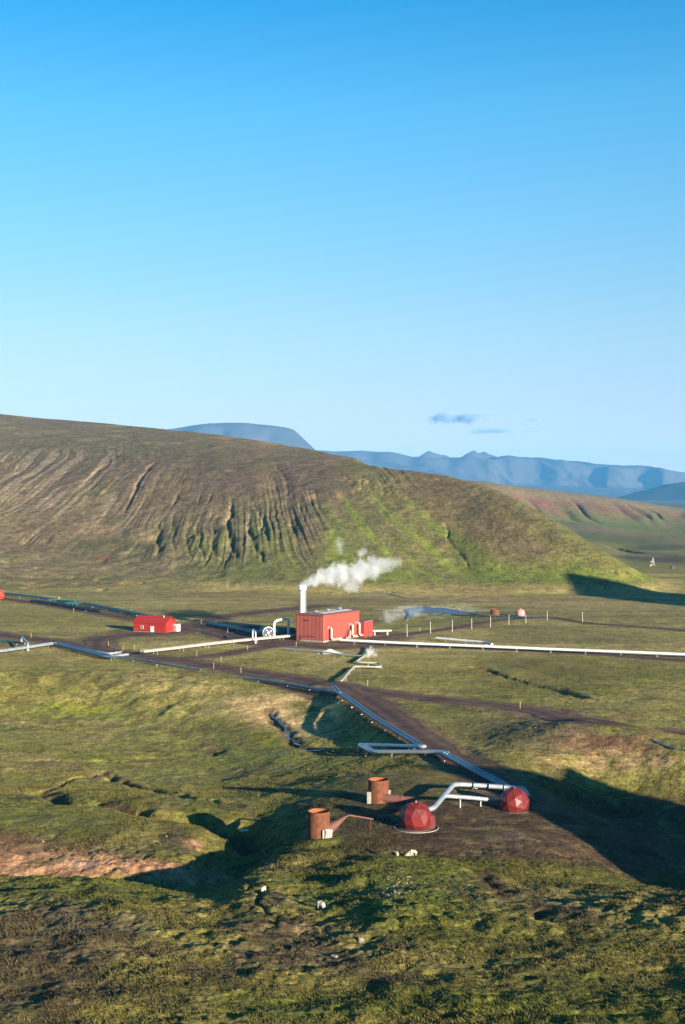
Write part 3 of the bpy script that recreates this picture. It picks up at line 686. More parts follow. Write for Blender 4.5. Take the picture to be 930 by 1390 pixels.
MB().tube([(14.2,-.2,.2),(17.2,-.2,3.9)], .10, 8).tube([(13.2,-.25,.2),(16.2,-.25,3.9)], .10, 8).build('stair_rail', M['red'], hall)
ax = hall
an = ribbed('annex', 24.75, 30.6, -2.2, 5, 0, 6.0, M['redhouse'], hall)
MB().box((27.67, 1.4, 6.12), (6.3, 7.7, .24)).build('annex_roof', M['roof'], an)
dd = MB().box((27.5, -2.3, 1.2), (1.1, .1, 2.3)).build('door', M['nozzle'], an)
# ---- flue stack
sx, sy = -15.35, 535.0; sz = gz(sx, sy)-.1
st = empty('steam_stack', (sx, sy, sz), 0, 'tall slender white chimney stack releasing the steam plume behind the red hall', 'chimney')
top = 19.4-sz
MB().cyl((0,0,0), (0,0,top-2.0), 1.12, .98, 32, True).build('shaft', M['white'], st, True)
MB().cyl((0,0,top-2.2), (0,0,top-1.7), 1.0, 1.62, 32).cyl((0,0,top-1.7), (0,0,top), 1.62, 1.62, 32, False).cyl((0,0,top-1.7), (0,0,top-.02), 1.5, 1.5, 32, False).build('crown', M['white'], st, True)
MB().cyl((0,0,0), (0,0,.5), 1.7, 1.7, 24).build('footing', M['concrete'], st, True)
for k in (5, 10, 15): MB().cyl((0,0,k-.08), (0,0,k+.08), 1.22, seg=32).build('flange', M['steel'], st, True)
m = MB().tube([(1.15,-.55,.5),(1.1,-.5,top-2)], .05, 6).tube([(1.45,-.1,.5),(1.4,-.1,top-2)], .05, 6)
for k in range(30): m.tube([(1.13,-.52,.8+k*.5),(1.43,-.1,.8+k*.5)], .03, 5)
m.build('ladder', M['steel'], st)

# ------------------------------------------------------------------ pipelines
post_me = None
def support_mesh(w, nm):
    m = MB(); m.box((-w/2, 0, -.55), (.16, .16, 1.3)).box((w/2, 0, -.55), (.16, .16, 1.3)).box((0, 0, .02), (w+.5, .2, .14)).box((-w/2, 0, -1.1), (.4, .4, .3)).box((w/2, 0, -1.1), (.4, .4, .3))
    bmesh.ops.recalc_face_normals(m.b, faces=m.b.faces[:]); me = bpy.data.meshes.new(nm); m.b.to_mesh(me); m.b.free(); me.materials.append(M['steel']); return me
SUP = {}
def pipeline(label, pts, r, mat, n=1, gap=None, h=1.2, sup=12.0, name='pipeline', rise=None, flange=True):
    """pts: photo (column,row) of the pipe or ready Vectors; returns the thing"""
    w = [p if isinstance(p, Vector) else P2h(p[0], p[1], h) for p in pts]
    gap = gap or r*2.7
    root = empty(name, (w[0].x, w[0].y, w[0].z-h), 0, label, 'pipeline'); o0 = Vector(root.location)
    path = rnd_corner(w, 2.2, 5)
    # densify and follow the ground gently
    q = [path[0]]
    for a, b in zip(path[:-1], path[1:]):
        k = max(1, int((b-a).length/7)); q += [a.lerp(b, i/k) for i in range(1, k+1)]
    def side(i):
        t = (q[min(i+1, len(q)-1)]-q[max(i-1, 0)]); t.z = 0
        if t.length < 1e-6: return Vector((1, 0, 0))
        t.normalize(); return Vector((-t.y, t.x, 0))
    sd = [side(i) for i in range(len(q))]
    cl = []
    for c in range(n):
        off = (c-(n-1)/2)*gap
        pp = [q[i]+sd[i]*off-o0 for i in range(len(q))]
        cl.append(MB().tube(pp, r, 12).build('pipe', mat, root, True))
    if sup:
        key = (n, round(gap, 2), round(r, 2))
        if key not in SUP: SUP[key] = support_mesh(max(.6, (n-1)*gap+.5), 'support')
        L = 0; nxt = sup*.5; cnt = 0
        for i in range(1, len(q)):
            e = (q[i]-q[i-1]).length
            while L+e >= nxt and cnt < 60:
                c = q[i-1].lerp(q[i], (nxt-L)/e); g = gz(c.x, c.y); hh = c.z-r-g
                o = bpy.data.objects.new('support', SUP[key]); COL.objects.link(o); o.parent = root
                o.location = c-o0-Vector((0, 0, r+.05)); o.rotation_euler = (0, 0, math.atan2(sd[i].y, sd[i].x)); o.scale = (1, 1, max(.2, hh/1.1)); nxt += sup; cnt += 1
            L += e
    return root
A = M['alu']; Wp = M['white']; Bp = M['bluepipe']; Gp = M['greenpipe']; Cp = M['cream']
pipeline('long white double pipeline running right from the red power station hall to the photo edge', [(462,868.5),(480,869.5),(540,872.5),(640,876.2),(740,880.3),(840,884.5),(930,888.3),(1010,891.5)], .40, Wp, 2, 1.05, 1.3, 12)
pipeline('short white pipe lying just above the long white double pipeline', [(592,866.3),(660,872),(668,875)], .45, Wp, 1, None, 1.2, 9)
pipeline('short stub of white pipe sticking out right behind the red annex', [(500,856.5),(531,856)], .42, Cp, 2, 1.0, 1.6, 5)
pipeline('twin silver pipelines running in from the left edge beside the grey arch to a bend', [(-30,886),(0,883.5),(40,877.5),(74,872.5)], .38, A, 2, 1.7, 1.2, 14)
pipeline('bundle of three grey pipes running down right from the silver bend to the track', [(76,872.8),(110,881),(145,890.5),(158,891)], .38, Bp, 3, 1.3, 1.1, 14)
pipeline('bright U shaped end of the grey pipe bundle beside the dirt road', [(132,885),(150,887.5),(166,884.5),(158,886.3)], .4, A, 1, None, 1.2, 8)
pipeline('short bright pipe ending in an orange tip at the roadside, right of the U bend', [(150,891),(174,888)], .42, A, 1, None, 1.2, 8)
pipeline('thin blue grey pipe along the lower side of the dirt road, left of centre', [(162,891.5),(190,895),(235,904),(272,909.5)], .36, Bp, 1, None, .9, 14)
pipeline('dark pipe crossing the left photo edge below the upper dirt road', [(-20,870),(0,869),(28,872),(34,873.5)], .4, Gp, 1, None, 1.0, 10)
pipeline('pair of cream pipes running from the dirt road to the orange valves by the hall', [(193,884.5),(240,879),(290,873.5),(345,867.5),(380,864.5),(397,862.8)], .46, Cp, 2, 1.45, 1.3, 12)
pipeline('thin grey pipe across the grass in front of the hall, carrying a white heap', [(385,880.5),(420,884),(460,888.5),(493,891.2)], .28, A, 1, None, .7, 11)
pipeline('cream pipe with a square loop crossing the grass in front of the hall', [(503,877.5),(497,889.5),(482,899),(500,899.5),(515,899.7),(518,904.8),(481,904.2),(474,912),(464,924)], .30, Cp, 1, None, .8, 11)
pipeline('teal grey pipe joining the long diagonal pipeline from the left by the road', [(331,919),(345,921),(390,928.5),(430,935.5),(462,941)], .42, Bp, 1, None, .9, 13)
pipeline('long diagonal blue grey double pipeline from the road junction down to the square loop', [(452,932),(462,941),(476,950),(510,975),(545,996),(572,1013)], .36, Bp, 2, 1.05, 1.0, 12)
pipeline('silver pipe making a square sideways loop halfway down the diagonal pipeline', [(572,1013),(575,1013.5),(488,1010),(506,1019.5),(597,1020.5),(606,1023)], .36, A, 2, .95, 1.2, 9)
pipeline('lower stretch of the blue grey diagonal pipeline ending at the right red dome', [(600,1021.5),(640,1043),(680,1064),(700,1078)], .42, Bp, 2, 1.05, 1.0, 10)
pipeline('long dark green pipe bundle running in from the upper left edge', [(-30,801),(0,804.5),(60,811.5),(120,820.5),(180,832),(235,842.5)], .42, Gp, 3, 1.3, 1.2, 18)
pipeline('blue black pipe bundle beside the dark green pipes at upper left', [(45,815),(75,819.5),(120,827),(140,829)], .4, M['dark'], 3, 1.2, 1.0, 14)
pipeline('two very dark pipelines leading right into the white ringed drum near the hall', [(284,846.5),(310,851),(338,856.5),(362,861)], .75, Gp, 2, 2.2, 1.3, 11)
pipeline('wide dark pipe behind the two dark pipelines left of the drum', [(300,846.5),(362,853.5)], .95, M['dark'], 2, 2.6, 1.5, 12)
# arch over the twin silver pipes, loop at the end of the cream pipes
def arch(label, a, b, hgt, r, mat, name='pipe_arch', kids=True):
    a = Vector(a); b = Vector(b); root = empty(name, a, 0, label, 'pipe arch'); v = b-a
    u = Vector((0, 0, hgt)); MB().tube(rnd_corner([Vector((0,0,-.1)), u, v+u, v-Vector((0,0,.1))], min(1.6, v.length*.42), 7), r, 14).build('pipe', mat, root, True)
    for p in (Vector((0,0,.2)), v+Vector((0,0,.2))): MB().cyl(p-Vector((0,0,.25)), p+Vector((0,0,.1)), r*1.5, seg=14).build('flange', M['steel'], root, True)
    return root
g = P2h(27,878,.6); arch('curved silver pipe arching over the twin silver pipelines at far left', at(29,873)-Vector((0,0,.1)), at(38,882.5)-Vector((0,0,.1)), 2.6, .38, A)
arch('small white looped pipe standing over the cream pipe pair', at(343,869), at(347,874), 4.2, .25, Wp)
q0 = atD(372, 525); arch('tall white arched pipe standing between the ringed drum and the dark tank', q0, atD(391.5, 527)+Vector((0,0,1.0)), 6.6, .48, Wp)
# ringed drum
q = atD(364, 524); dr = empty('separator_drum', q, 0, 'dark drum lying on its side with a white ringed end, left of the hall', 'drum')
v = Vector((.35, -.94, 0)); c0 = Vector((0, 0, 2.35))
MB().cyl(c0-v*4.5, c0+v*.2, 2.2, seg=32).build('body', Gp, dr, True)
m = MB(); ringp = [c0+v*.35+(Vector((.94, .35, 0))*math.cos(t)+Vector((0,0,1))*math.sin(t))*2.15 for t in np.linspace(0, math.tau, 33)]
m.tube(ringp, .11, 8, False).build('end_ring', A, dr, True)
ee = MB().cyl(c0+v*.2, c0+v*.35, 1.95, seg=32).build('end_plate', M['dark'], dr, True)
MB().cyl(c0+v*.3, c0+v*.75, .45, seg=16).build('manhole', M['steel'], dr, True)
for a in (.6, 2.2, 3.8, 5.2): MB().cyl(c0+v*.35+(Vector((.94,.35,0))*math.cos(a)+Vector((0,0,1))*math.sin(a))*1.2, c0+v*.6+(Vector((.94,.35,0))*math.cos(a)+Vector((0,0,1))*math.sin(a))*1.2, .2, seg=12).build('nozzle', M['steel'], dr, True)
for k in (-.9, -3.6): MB().box(c0+v*k+Vector((0,0,-1.6)), (3.0, .5, 1.8), rz=math.atan2(-.94,.35)+math.pi/2).build('saddle', M['concrete'], dr)
# horizontal dark tank
q = atD(393, 529); tk = empty('pressure_tank', q, 0, 'dark green horizontal pressure tank between the white arch and the hall', 'tank')
MB().cyl((-4.2, 0, 2.5), (1.9, .8, 2.5), 1.35, seg=28).cyl((-5.0, -.1, 2.5), (-4.2, 0, 2.5), .8, 1.35, 28).build('shell', Gp, tk, True)
for k in (-3, .6): MB().box((k, .1, 1.0), (.5, 2.2, 2.0)).build('saddle', M['concrete'], tk)
MB().cyl((-1, .3, 3.6), (-1, .3, 4.5), .3, seg=12).build('valve', M['steel'], tk, True)
# orange valves
for k, (px, py, lb) in enumerate([(377,865.5,'orange valve block at the left end of the orange pair by the hall'),(389,864.5,'orange valve block at the right end of the orange pair, next to the hall')]):
    q = at(px, py); vv = empty('valve_block', q, 0, lb, 'valve', 'orange valves beside the hall')
    MB().box((0,0,.55), (2.4, 1.0, .5), rz=.1).cyl((-.9,0,.0), (-.9,0,1.0), .18, seg=10).cyl((.9,0,0), (.9,0,1.0), .18, seg=10).build('body', M['orange'], vv)
    MB().cyl((0,0,.8), (0,0,1.7), .08, seg=8).build('stem', M['steel'], vv); MB().tube([(math.cos(t)*.45, math.sin(t)*.45, 1.7) for t in np.linspace(0, math.tau, 17)], .05, 6, False).build('handwheel', M['orange'], vv)
# green equipment on the upper left pipe bundle
def green_skid(px, py, L, label, extra):
    q = at(px, py); o = empty('pipe_manifold', q, -.25, label, 'pipe manifold', 'bright green manifolds on the upper left pipes')
    MB().cyl((-L/2, 0, 1.5), (L/2, 0, 1.5), .32, seg=12).build('header', M['green'], o, True)
    for k in range(int(L/2.2)):
        x = -L/2+1+k*2.2
        MB().cyl((x, 0, 0), (x, 0, 1.3), .16, seg=8).build('leg', M['green'], o)
    MB().cyl((0, 0, 1.5), (0, 0, 2.6), .2, seg=10).cyl((0, 0, 2.6), (0, 0, 2.75), .45, seg=12).build('valve', M[extra], o)
green_skid(80, 818.5, 11, 'bright green manifold on the dark pipe bundle, the farther left one', 'steel')
green_skid(102, 823, 9, 'bright green manifold on the dark pipe bundle, the one nearer the red house', 'green')

# ------------------------------------------------------------------ small red house and cabinet
hx, hy = -69.0, 546.5
q = Vector((hx, hy, gz(hx, hy)-.1)); ux = Vector((-13.5, 7, 0)).normalized(); rz = math.atan2(ux.y, ux.x)
hs = empty('red_house', q, rz, 'small bright red house with pitched roof and white door on the plain at left', 'house')
L_, W_, E_, Rr = 15.4, 7.0, 3.6, 6.0   # local x along the wall to the left, local -y behind
Wd = -W_
m = MB(); m.poly([(0,0,0),(L_,0,0),(L_,Wd,0),(0,Wd,0),(0,0,E_),(L_,0,E_),(L_,Wd,E_),(0,Wd,E_),(0,Wd/2,Rr-.1),(L_,Wd/2,Rr-.1)],
  [(0,1,5,4),(2,3,7,6),(3,0,4,8,7),(1,2,6,9,5),(4,5,9,8),(6,7,8,9)]); m.build('wall', M['redhouse'], hs)
m = MB(); t = .16; ov = .35
for sgn in (0, 1):
    y0 = ov if sgn == 0 else Wd-ov; y1 = Wd/2; z0 = E_-.2+.08; z1 = Rr+.08
    m.poly([(-ov,y0,z0),(L_+ov,y0,z0),(L_+ov,y1,z1),(-ov,y1,z1),(-ov,y0,z0+t),(L_+ov,y0,z0+t),(L_+ov,y1,z1+t),(-ov,y1,z1+t)], [(0,1,2,3),(4,5,6,7),(0,1,5,4),(1,2,6,5),(3,0,4,7)])
rf = m.build('roof', M['redhouse'], hs)
MB().cyl((3, Wd/2+.6, Rr-.3), (3, Wd/2+.6, Rr+.6), .18, seg=10).build('vent', M['steel'], rf)
d = MB().box((6.4, .05, 1.2), (1.5, .12, 2.4)).build('door', Wp, hs); MB().box((5.9, .14, 1.2), (.12, .08, .12)).build('handle', M['steel'], d)
for x in (11.2,):
    w = MB().box((x, .04, 1.9), (1.0, .12, 1.0)).build('window', M['glass'], hs); f = MB()
    for dx, dz, sx_, sz_ in ((-.55,0,.12,1.2),(.55,0,.12,1.2),(0,.55,1.2,.12),(0,-.55,1.2,.12)): f.box((x+dx, .09, 1.9+dz), (sx_, .14, sz_))
    f.build('frame', Wp, w)
MB().cyl((7.9, .12, .1), (7.9, .12, E_), .07, seg=8).build('downpipe', M['redhouse'], hs)
MB().box((L_/2, Wd/2, .08), (L_+.3, W_+.3, .3)).build('plinth', M['concrete'], hs)
q = atD(240, 552); cb = empty('equipment_cabinet', q, -.45, 'white equipment cabinet standing against the right gable of the small red house', 'cabinet')
MB().box((0,0,1.5), (1.9, 2.2, 2.8), ).build('body', Wp, cb); MB().box((0,0,3.0), (2.1, 2.4, .15)).build('roof', M['steel'], cb); MB().box((0,-1.13,1.4), (1.3,.06,2.3)).build('door', M['alu'], cb); MB().box((0,0,.05), (2.2,2.5,.3)).build('plinth', M['concrete'], cb)

# ------------------------------------------------------------------ geodesic domes
def dome(px, py, dia, hgt, label, mat, group, rot=0.0, D=None, extras=True, sub=2):
    q = at(px, py) if D is None else atD(px, D)
    root = empty('geodesic_dome', q, rot, label, 'dome', group); r = dia/2
    b = bmesh.new(); bmesh.ops.create_icosphere(b, subdivisions=sub, radius=r)
    bmesh.ops.rotate(b, verts=b.verts, cent=(0,0,0), matrix=Matrix.Rotation(.35, 3, 'X'))
    cut = -(hgt-r)
    bmesh.ops.bisect_plane(b, geom=b.verts[:]+b.edges[:]+b.faces[:], plane_co=(0,0,cut), plane_no=(0,0,-1), clear_outer=True)
    bmesh.ops.translate(b, verts=b.verts, vec=(0,0,-cut))
    edges = [(e.verts[0].co.copy(), e.verts[1].co.copy()) for e in b.edges]
    me = bpy.data.meshes.new('panels'); b.to_mesh(me); b.free(); me.materials.append(mat); me.materials.append(M['dome2'] if mat is M['dome'] else mat)
    rr_ = random.Random(5+int(px))
    for p in me.polygons: p.material_index = 1 if rr_.random() < .3 else 0
    link('panels', me, None, root)
    m = MB()
    for a, c in edges:
        if (a-c).length > .02: m.tube([a*1.003, c*1.003], .028, 5)
    m.build('frame', M['dome2'] if mat is M['dome'] else mat, root)
    if extras:
        MB().cyl((0,0,-.3), (0,0,.10), r*.97, r*.97, 32).build('footing', M['basalt'], root)
        dz = math.radians(-28); dirv = Vector((math.cos(dz), math.sin(dz), 0)); R0 = math.sqrt(max(.01, r*r-(.9-(hgt-r))**2))
        pd = MB().box(dirv*(R0-.15)+Vector((0,0,1.05)), (1.3, 1.25, 2.1), rz=dz).build('porch', mat, root)
        MB().box(dirv*(R0+.52)+Vector((0,0,.98)), (.06, .8, 1.8), rz=dz).build('door', M['dark'], pd)
        MB().box(dirv*(R0+.57)+Vector((0,0,.98))+Vector((-math.sin(dz), math.cos(dz), 0))*.3, (.05,.08,.2), rz=dz).build('handle', M['steel'], pd)
    MB().cyl((0,0,hgt-.15), (0,0,hgt+.12), .28, .2, 12).build('top_vent', mat, root)
    return root
M['dome2'] = simple('faded_red_panels', (.140,.014,.010), (.09,.010,.007), .36, scale=.7, spec=.4)
RD = 'red geodesic domes over the near wells'
d1 = dome(564.5, 1124, 5.45, 4.35, 'faceted red geodesic dome on a grey ring, the left of the near pair', M['dome'], RD, .5)
# kerb ring beneath the left dome
MB().tube([(math.cos(t)*3.6+.1, math.sin(t)*3.6, .05) for t in np.linspace(0, math.tau, 49)], .09, 6, False).build('kerb_ring', M['concrete'], d1)
d2 = dome(698, 1100, 5.25, 4.0, 'faceted red geodesic dome at the pipe end, the right of the near pair', M['dome'], RD, 1.3)
dome(706.5, 837, 4.3, 3.5, 'pale pink faceted dome on the plain, right of the distant rusty tank', M['pinkdome'], None, .2, None, False)
dome(-2, 813, 6.0, 5.0, 'orange red dome cut off by the left photo edge beside the green pipes', M['orangedome'], None, .2, None, False)

# pipes between the domes
pA = at(580, 1108); d1c = Vector(d1.location); d2c = Vector(d2.location)
z1 = d1c.z+2.6
def DZ(px, py, D): return Vector(((px-CX)/F*D, D, H-(py-HY)/F*D))
up = empty('pipeline', d1c+Vector((1.6,1.8,0)), 0, 'silver pipe rising from the left red dome and hooking down by the right one', 'pipeline'); o0 = Vector(up.location)
pp = [d1c+Vector((1.3,1.4,2.4)), DZ(589,1097,232), DZ(616.5,1064.5,250), DZ(650,1066.2,251), DZ(711,1070.5,251), DZ(717.5,1082,250)]
MB().tube([p-o0 for p in rnd_corner(pp, 1.6, 7)], .42, 16).build('pipe', A, up, True)
for t in (.08, .28, .5, .72, .92):
    c = pp[2].lerp(pp[4], t)-o0; dv = (pp[4]-pp[2]).normalized()*.06; MB().cyl(c-dv, c+dv, .47, seg=16).build('flange', M['steel'], up, True)
for t in (.3, .75):
    c = pp[2].lerp(pp[4], t); g = gz(c.x, c.y); hh = c.z-.42-g
    MB().box(c-o0+Vector((0,0,-.42-hh/2)), (.18,.18,hh)).box(c-o0+Vector((0,0,-.5)), (.9,.25,.12)).build('support', M['steel'], up)
lo = empty('pipeline', at(606,1086), 0, 'lower silver pipe running level from the rising pipe to the right red dome', 'pipeline'); o0 = Vector(lo.location)
pp = [DZ(605,1080.5,241), DZ(640,1083,243), DZ(684,1087.5,245)]
MB().tube([p-o0 for p in pp], .36, 14).build('pipe', A, lo, True)
MB().cyl(pp[0]-o0-Vector((.3,0,0)), pp[0]-o0+Vector((.1,0,0)), .5, seg=14).build('flange', M['steel'], lo, True)
for t in (.25, .6):
    c = pp[0].lerp(pp[2], t); g = gz(c.x, c.y); hh = max(.3, c.z-.36-g); MB().box(c-o0+Vector((0,0,-.36-hh/2)), (.2,.2,hh)).build('support', M['steel'], lo)

# ------------------------------------------------------------------ rusty silencer tanks
def silencer(px, py, r, h, label):
    q = at(px, py); q.z -= .1; root = empty('silencer_tank', q, 0, label, 'tank', 'rusty open topped silencer tanks')
    m = MB().cyl((0,0,0), (0,0,h), r, r, 40, False).build('shell', M['rust'], root, True)
    MB().cyl((0,0,h*.1), (0,0,h-.01), r-.05, r-.05, 40, False).cyl((0,0,h*.1), (0,0,h*.1+.05), r-.06, seg=40).build('lining', M['rustin'], root, True)
    MB().tube([(math.cos(t)*r, math.sin(t)*r, h) for t in np.linspace(0, math.tau, 41)], .06, 6, False).build('rim', M['rust'], root, True)
    for z in (h*.33, h*.66): MB().tube([(math.cos(t)*(r+.02), math.sin(t)*(r+.02), z) for t in np.linspace(0, math.tau, 41)], .035, 5, False).build('hoop', M['rust'], root, True)
    return root
t1 = silencer(433, 1135, 1.78, 4.15, 'rusty open topped tank with a small railing at its foot and a cone nozzle')
MB().cyl((1.5,.3,1.1), (4.3,1.3,2.9), .95, .22, 20).tube(rnd_corner([(4.2,1.27,2.85),(4.9,1.6,3.1),(8.8,2.6,2.2)], .6), .15, 10).build('cone_nozzle', M['nozzle'], t1, True)
MB().box((8.4,2.5,.9), (.09,.09,2.6)).build('nozzle_prop', M['rust'], t1)
f = empty('railing', at(422,1136.5), .0, 'small pale metal railing at the left foot of the nearer rusty tank', 'railing')
for k in range(4): MB().cyl((-1.0+k*.72, 0, -.2), (-1.0+k*.72, 0, 1.25), .045, seg=8).build('post', M['alu'], f)
for z in (.35, .65, .95, 1.2): MB().cyl((-1.0, 0, z), (1.16, 0, z), .035, seg=8).build('rail', M['alu'], f)
q = at(444, 1137); bx = empty('concrete_box', q, .35, 'pale concrete box at the right foot of the nearer rusty tank', 'box')
MB().box((-.7,0,.55), (.35,.6,1.5)).box((.15,0,.55), (1.15,1.0,1.3), ry=.12).build('body', M['concrete'], bx, bevel=.03); MB().box((.15,0,1.25), (1.2,1.1,.1), ry=.12).build('lid', Wp, bx)
t2 = silencer(514, 1088, 1.82, 4.0, 'rusty open topped tank on concrete feet with a thick horizontal outlet pipe')
MB().cyl((.6,-1.1,.95), (3.9,-1.7,.9), .72, .72, 20).cyl((3.9,-1.7,.9), (4.15,-1.75,.9), .82, seg=20).cyl((4.15,-1.75,.9), (6.6,-2.2,.85), .55, .5, 20).build('outlet_pipe', M['nozzle'], t2, True)
for k, (dx, dy, hh) in enumerate(((-1.7,-1.0,2.2),(1.75,-.3,2.4))): MB().box((dx,dy,hh/2-.2), (.75,.5,hh)).build('foot', M['concrete'], t2, bevel=.03)
t3 = silencer(672, 837, 1.9, 3.3, 'small distant brown rusty tank on the plain, left of the pale pink dome')
MB().cyl((-1.5,-.5,.8), (-3.3,-.9,.8), .6, .6, 16).build('outlet_pipe', M['dark'], t3, True)
pipeline('low dark pipe on the plain from the distant rusty tank past the pink dome', [(660,835.5),(690,836.5),(724,838.5)], .35, Gp, 1, None, .6, 8)
pipeline('thin dark pipe leading left from the distant rusty tank beside the pond', [(612,834.5),(640,835.5),(660,836)], .3, M['dark'], 1, None, .5, 8)

# ------------------------------------------------------------------ poles, marker posts, mast
poles = [(552.7,864,16),(584.5,860,16),(614,858,16),(640.5,854,14),(666,852,15),(691,848,13),(714,846,11),(743,842,12),(791,845,14)]
words = ['first','second','third','fourth','fifth','sixth','seventh','eighth','ninth']
for k, (px, py, hp) in enumerate(poles):
    q = at(px, py); hh = hp*q.y/F
    o = empty('utility_pole', q, 0, f'{words[k]} slim pale pole from the left in the row behind the long white pipeline', 'pole', 'slim poles in a row across the plain')
    MB().cyl((0,0,-.3), (random.uniform(-.1,.1),0,hh), .13, .10, 8).build('shaft', M['wood'], o, True)
    MB().cyl((0,0,hh-.05), (0,0,hh+.12), .17, .1, 8).build('cap', M['steel'], o)
marks = [(147,877,'beside the road bend below the small red house'),(167,884,'at the end of the grey pipe bundle'),(182,882,'just right of the U shaped pipe end'),(178,833,'on the grass behind the left end of the red house'),
 (273,847,'on the dirt yard right of the white cabinet'),(290,908,'in the fork where the thin pipe ends'),(267,891,'on the grass below the cream pipe pair'),(300,899,'on the grass above the main road, left of centre'),
 (327,914,'by the left end of the teal pipe'),(336,883,'below the small looped pipe'),(309,860,'below the two dark pipelines'),(402,878,'in front of the corner of the hall'),(499,931,'on the grass above the road junction'),
 (706,962,'on the verge of the road right of the brown mound'),(100,831,'on the verge below the green manifolds'),(42,866,'above the silver pipes at far left'),(570,858,'on the plain left of the poles')]
for px, py, wh in marks:
    q = at(px, py); o = empty('marker_post', q, 0, 'small yellow marker post '+wh, 'marker post', 'yellow marker posts along the dirt roads')
    hh = 1.6; MB().cyl((0,0,-.2), (.05,0,hh), .075, .075, 8).build('shaft', M['yellow'], o, True); MB().cyl((.05,0,hh-.01), (.05,0,hh+.12), .12, .05, 8).build('cap', Wp, o, True)
q = atD(886.5, 1040); mt = empty('drilling_mast', q, 0, 'tiny pale drilling mast with a side arm far off on the dark lava at right', 'mast')
m = MB()
for sx_, sy_ in ((-1,-1),(1,-1),(1,1),(-1,1)): m.tube([(sx_*1.1, sy_*1.1, 0), (sx_*.2, sy_*.2, 6.3)], .12, 6)
for z in (1.5, 3, 4.5, 6): m.box((0,0,z), (1.9-z*.25, 1.9-z*.25, .15))
m.build('tower', Cp, mt); MB().box((-.9,0,3.4), (2.6,.35,.3)).build('arm', Cp, mt); MB().box((-1.6,0,.5), (1.4,1.6,1.0)).build('cabin', Cp, mt)
q = atD(914, 1000); o = empty('equipment_hut', q, 0, 'tiny dark hut far off at the right below the lava strip', 'hut'); MB().box((0,0,1), (3,3,2)).build('wall', M['dark'], o); MB().poly([(-1.8,-1.8,2),(1.8,-1.8,2),(1.8,1.8,2),(-1.8,1.8,2),(0,0,2.7)], [(0,1,4),(1,2,4),(2,3,4),(3,0,4),(0,1,2,3)]).build('roof', M['roof'], o)
# white heap on the thin grey pipe: a tarpaulined mound
q = at(446, 887.5); b = bmesh.new(); bmesh.ops.create_icosphere(b, subdivisions=3, radius=1)
for v in b.verts:
    n = 1+.25*math.sin(v.co.x*5+1)*math.cos(v.co.y*4)+.1*math.sin(v.co.x*11); v.co = Vector((v.co.x*5.2, v.co.y*2.0, max(-.2, v.co.z)*1.3*n*max(.15, 1-abs(v.co.x)**1.6)))
me = bpy.data.meshes.new('gravel_heap'); b.to_mesh(me); b.free(); o = link('gravel_heap', me, M['pale']); o.location = q; tag(o, 'low pale heap lying against the thin grey pipe in front of the hall', 'heap')
q = at(331, 1133.5); o = MB().cyl((-.8,0,.25), (.8,.15,.35), .2, seg=14, caps=False).cyl((-.8,0,.25), (.8,.15,.35), .15, seg=14, caps=False).build('drain_pipe', Wp, None, True); o.location = q+Vector((0,0,.2)); tag(o, 'short white pipe end poking from the dark ravine left of the nearer rusty tank', 'pipe')

# ------------------------------------------------------------------ sheep
def sheep(px, py, yaw, label, graze=True, s=1.0):
    q = at(px, py); root = empty('sheep', q, yaw, label, 'sheep', 'sheep grazing on the near slope'); root.scale = (s, s, s)
    hz = .30 if graze else .86
    V = [(0,0,.58),(-.28,0,.60),(-.45,0,.56),(.25,0,.60),(.42,0,.64),(.56,0,.60 if graze else .80),(.70,0,hz+.08),(.84,0,hz),
         (-.36,.13,.38),(-.36,.14,.18),(-.34,.14,.02),(-.36,-.13,.38),(-.38,-.14,.18),(-.40,-.14,.02),(.32,.12,.38),(.33,.13,.18),(.36,.13,.02),(.32,-.12,.38),(.30,-.13,.18),(.28,-.13,.02),(-.53,0,.48),(-.56,0,.38)]
    E = [(0,1),(1,2),(0,3),(3,4),(4,5),(5,6),(6,7),(2,8),(8,9),(9,10),(2,11),(11,12),(12,13),(4,14),(14,15),(15,16),(4,17),(17,18),(18,19),(2,20),(20,21)]
    Rd = [.27,.26,.20,.26,.21,.14,.10,.055]+[.09,.045,.04]*4+[.05,.035]
    me = bpy.data.meshes.new('body'); me.from_pydata(V, E, []); o = link('body', me, M['wool'], root)
    md = o.modifiers.new('skin', 'SKIN'); md.use_smooth_shade = True; o.modifiers.new('sub', 'SUBSURF').levels = 1
    for i, sv in enumerate(me.skin_vertices[0].data): sv.radius = (Rd[i], Rd[i]); sv.use_root = (i == 0)
    for sg in (-1, 1): MB().cyl((.66, .06*sg, hz+.14), (.62, .17*sg, hz+.12), .035, .012, 8).build('ear', M['face'], root, True)
sheep(538.7, 1157.5, 1.9, 'greyish sheep standing alone left of the white pair on the green bank', True, .95)
sheep(554.5, 1158, .3, 'white sheep grazing head to the right, the left one of the close pair', True, 1.05)
sheep(561, 1159.2, 3.0, 'white sheep grazing head to the left, the right one of the close pair', True, 1.1)
sheep(357.4, 1211, 1.2, 'cream sheep seen from behind beside the dark crack at lower left', True, 1.0)
sheep(436.5, 1236, 2.3, 'cream sheep grazing lowest on the slope, below the nearer rusty tank', True, 1.2)

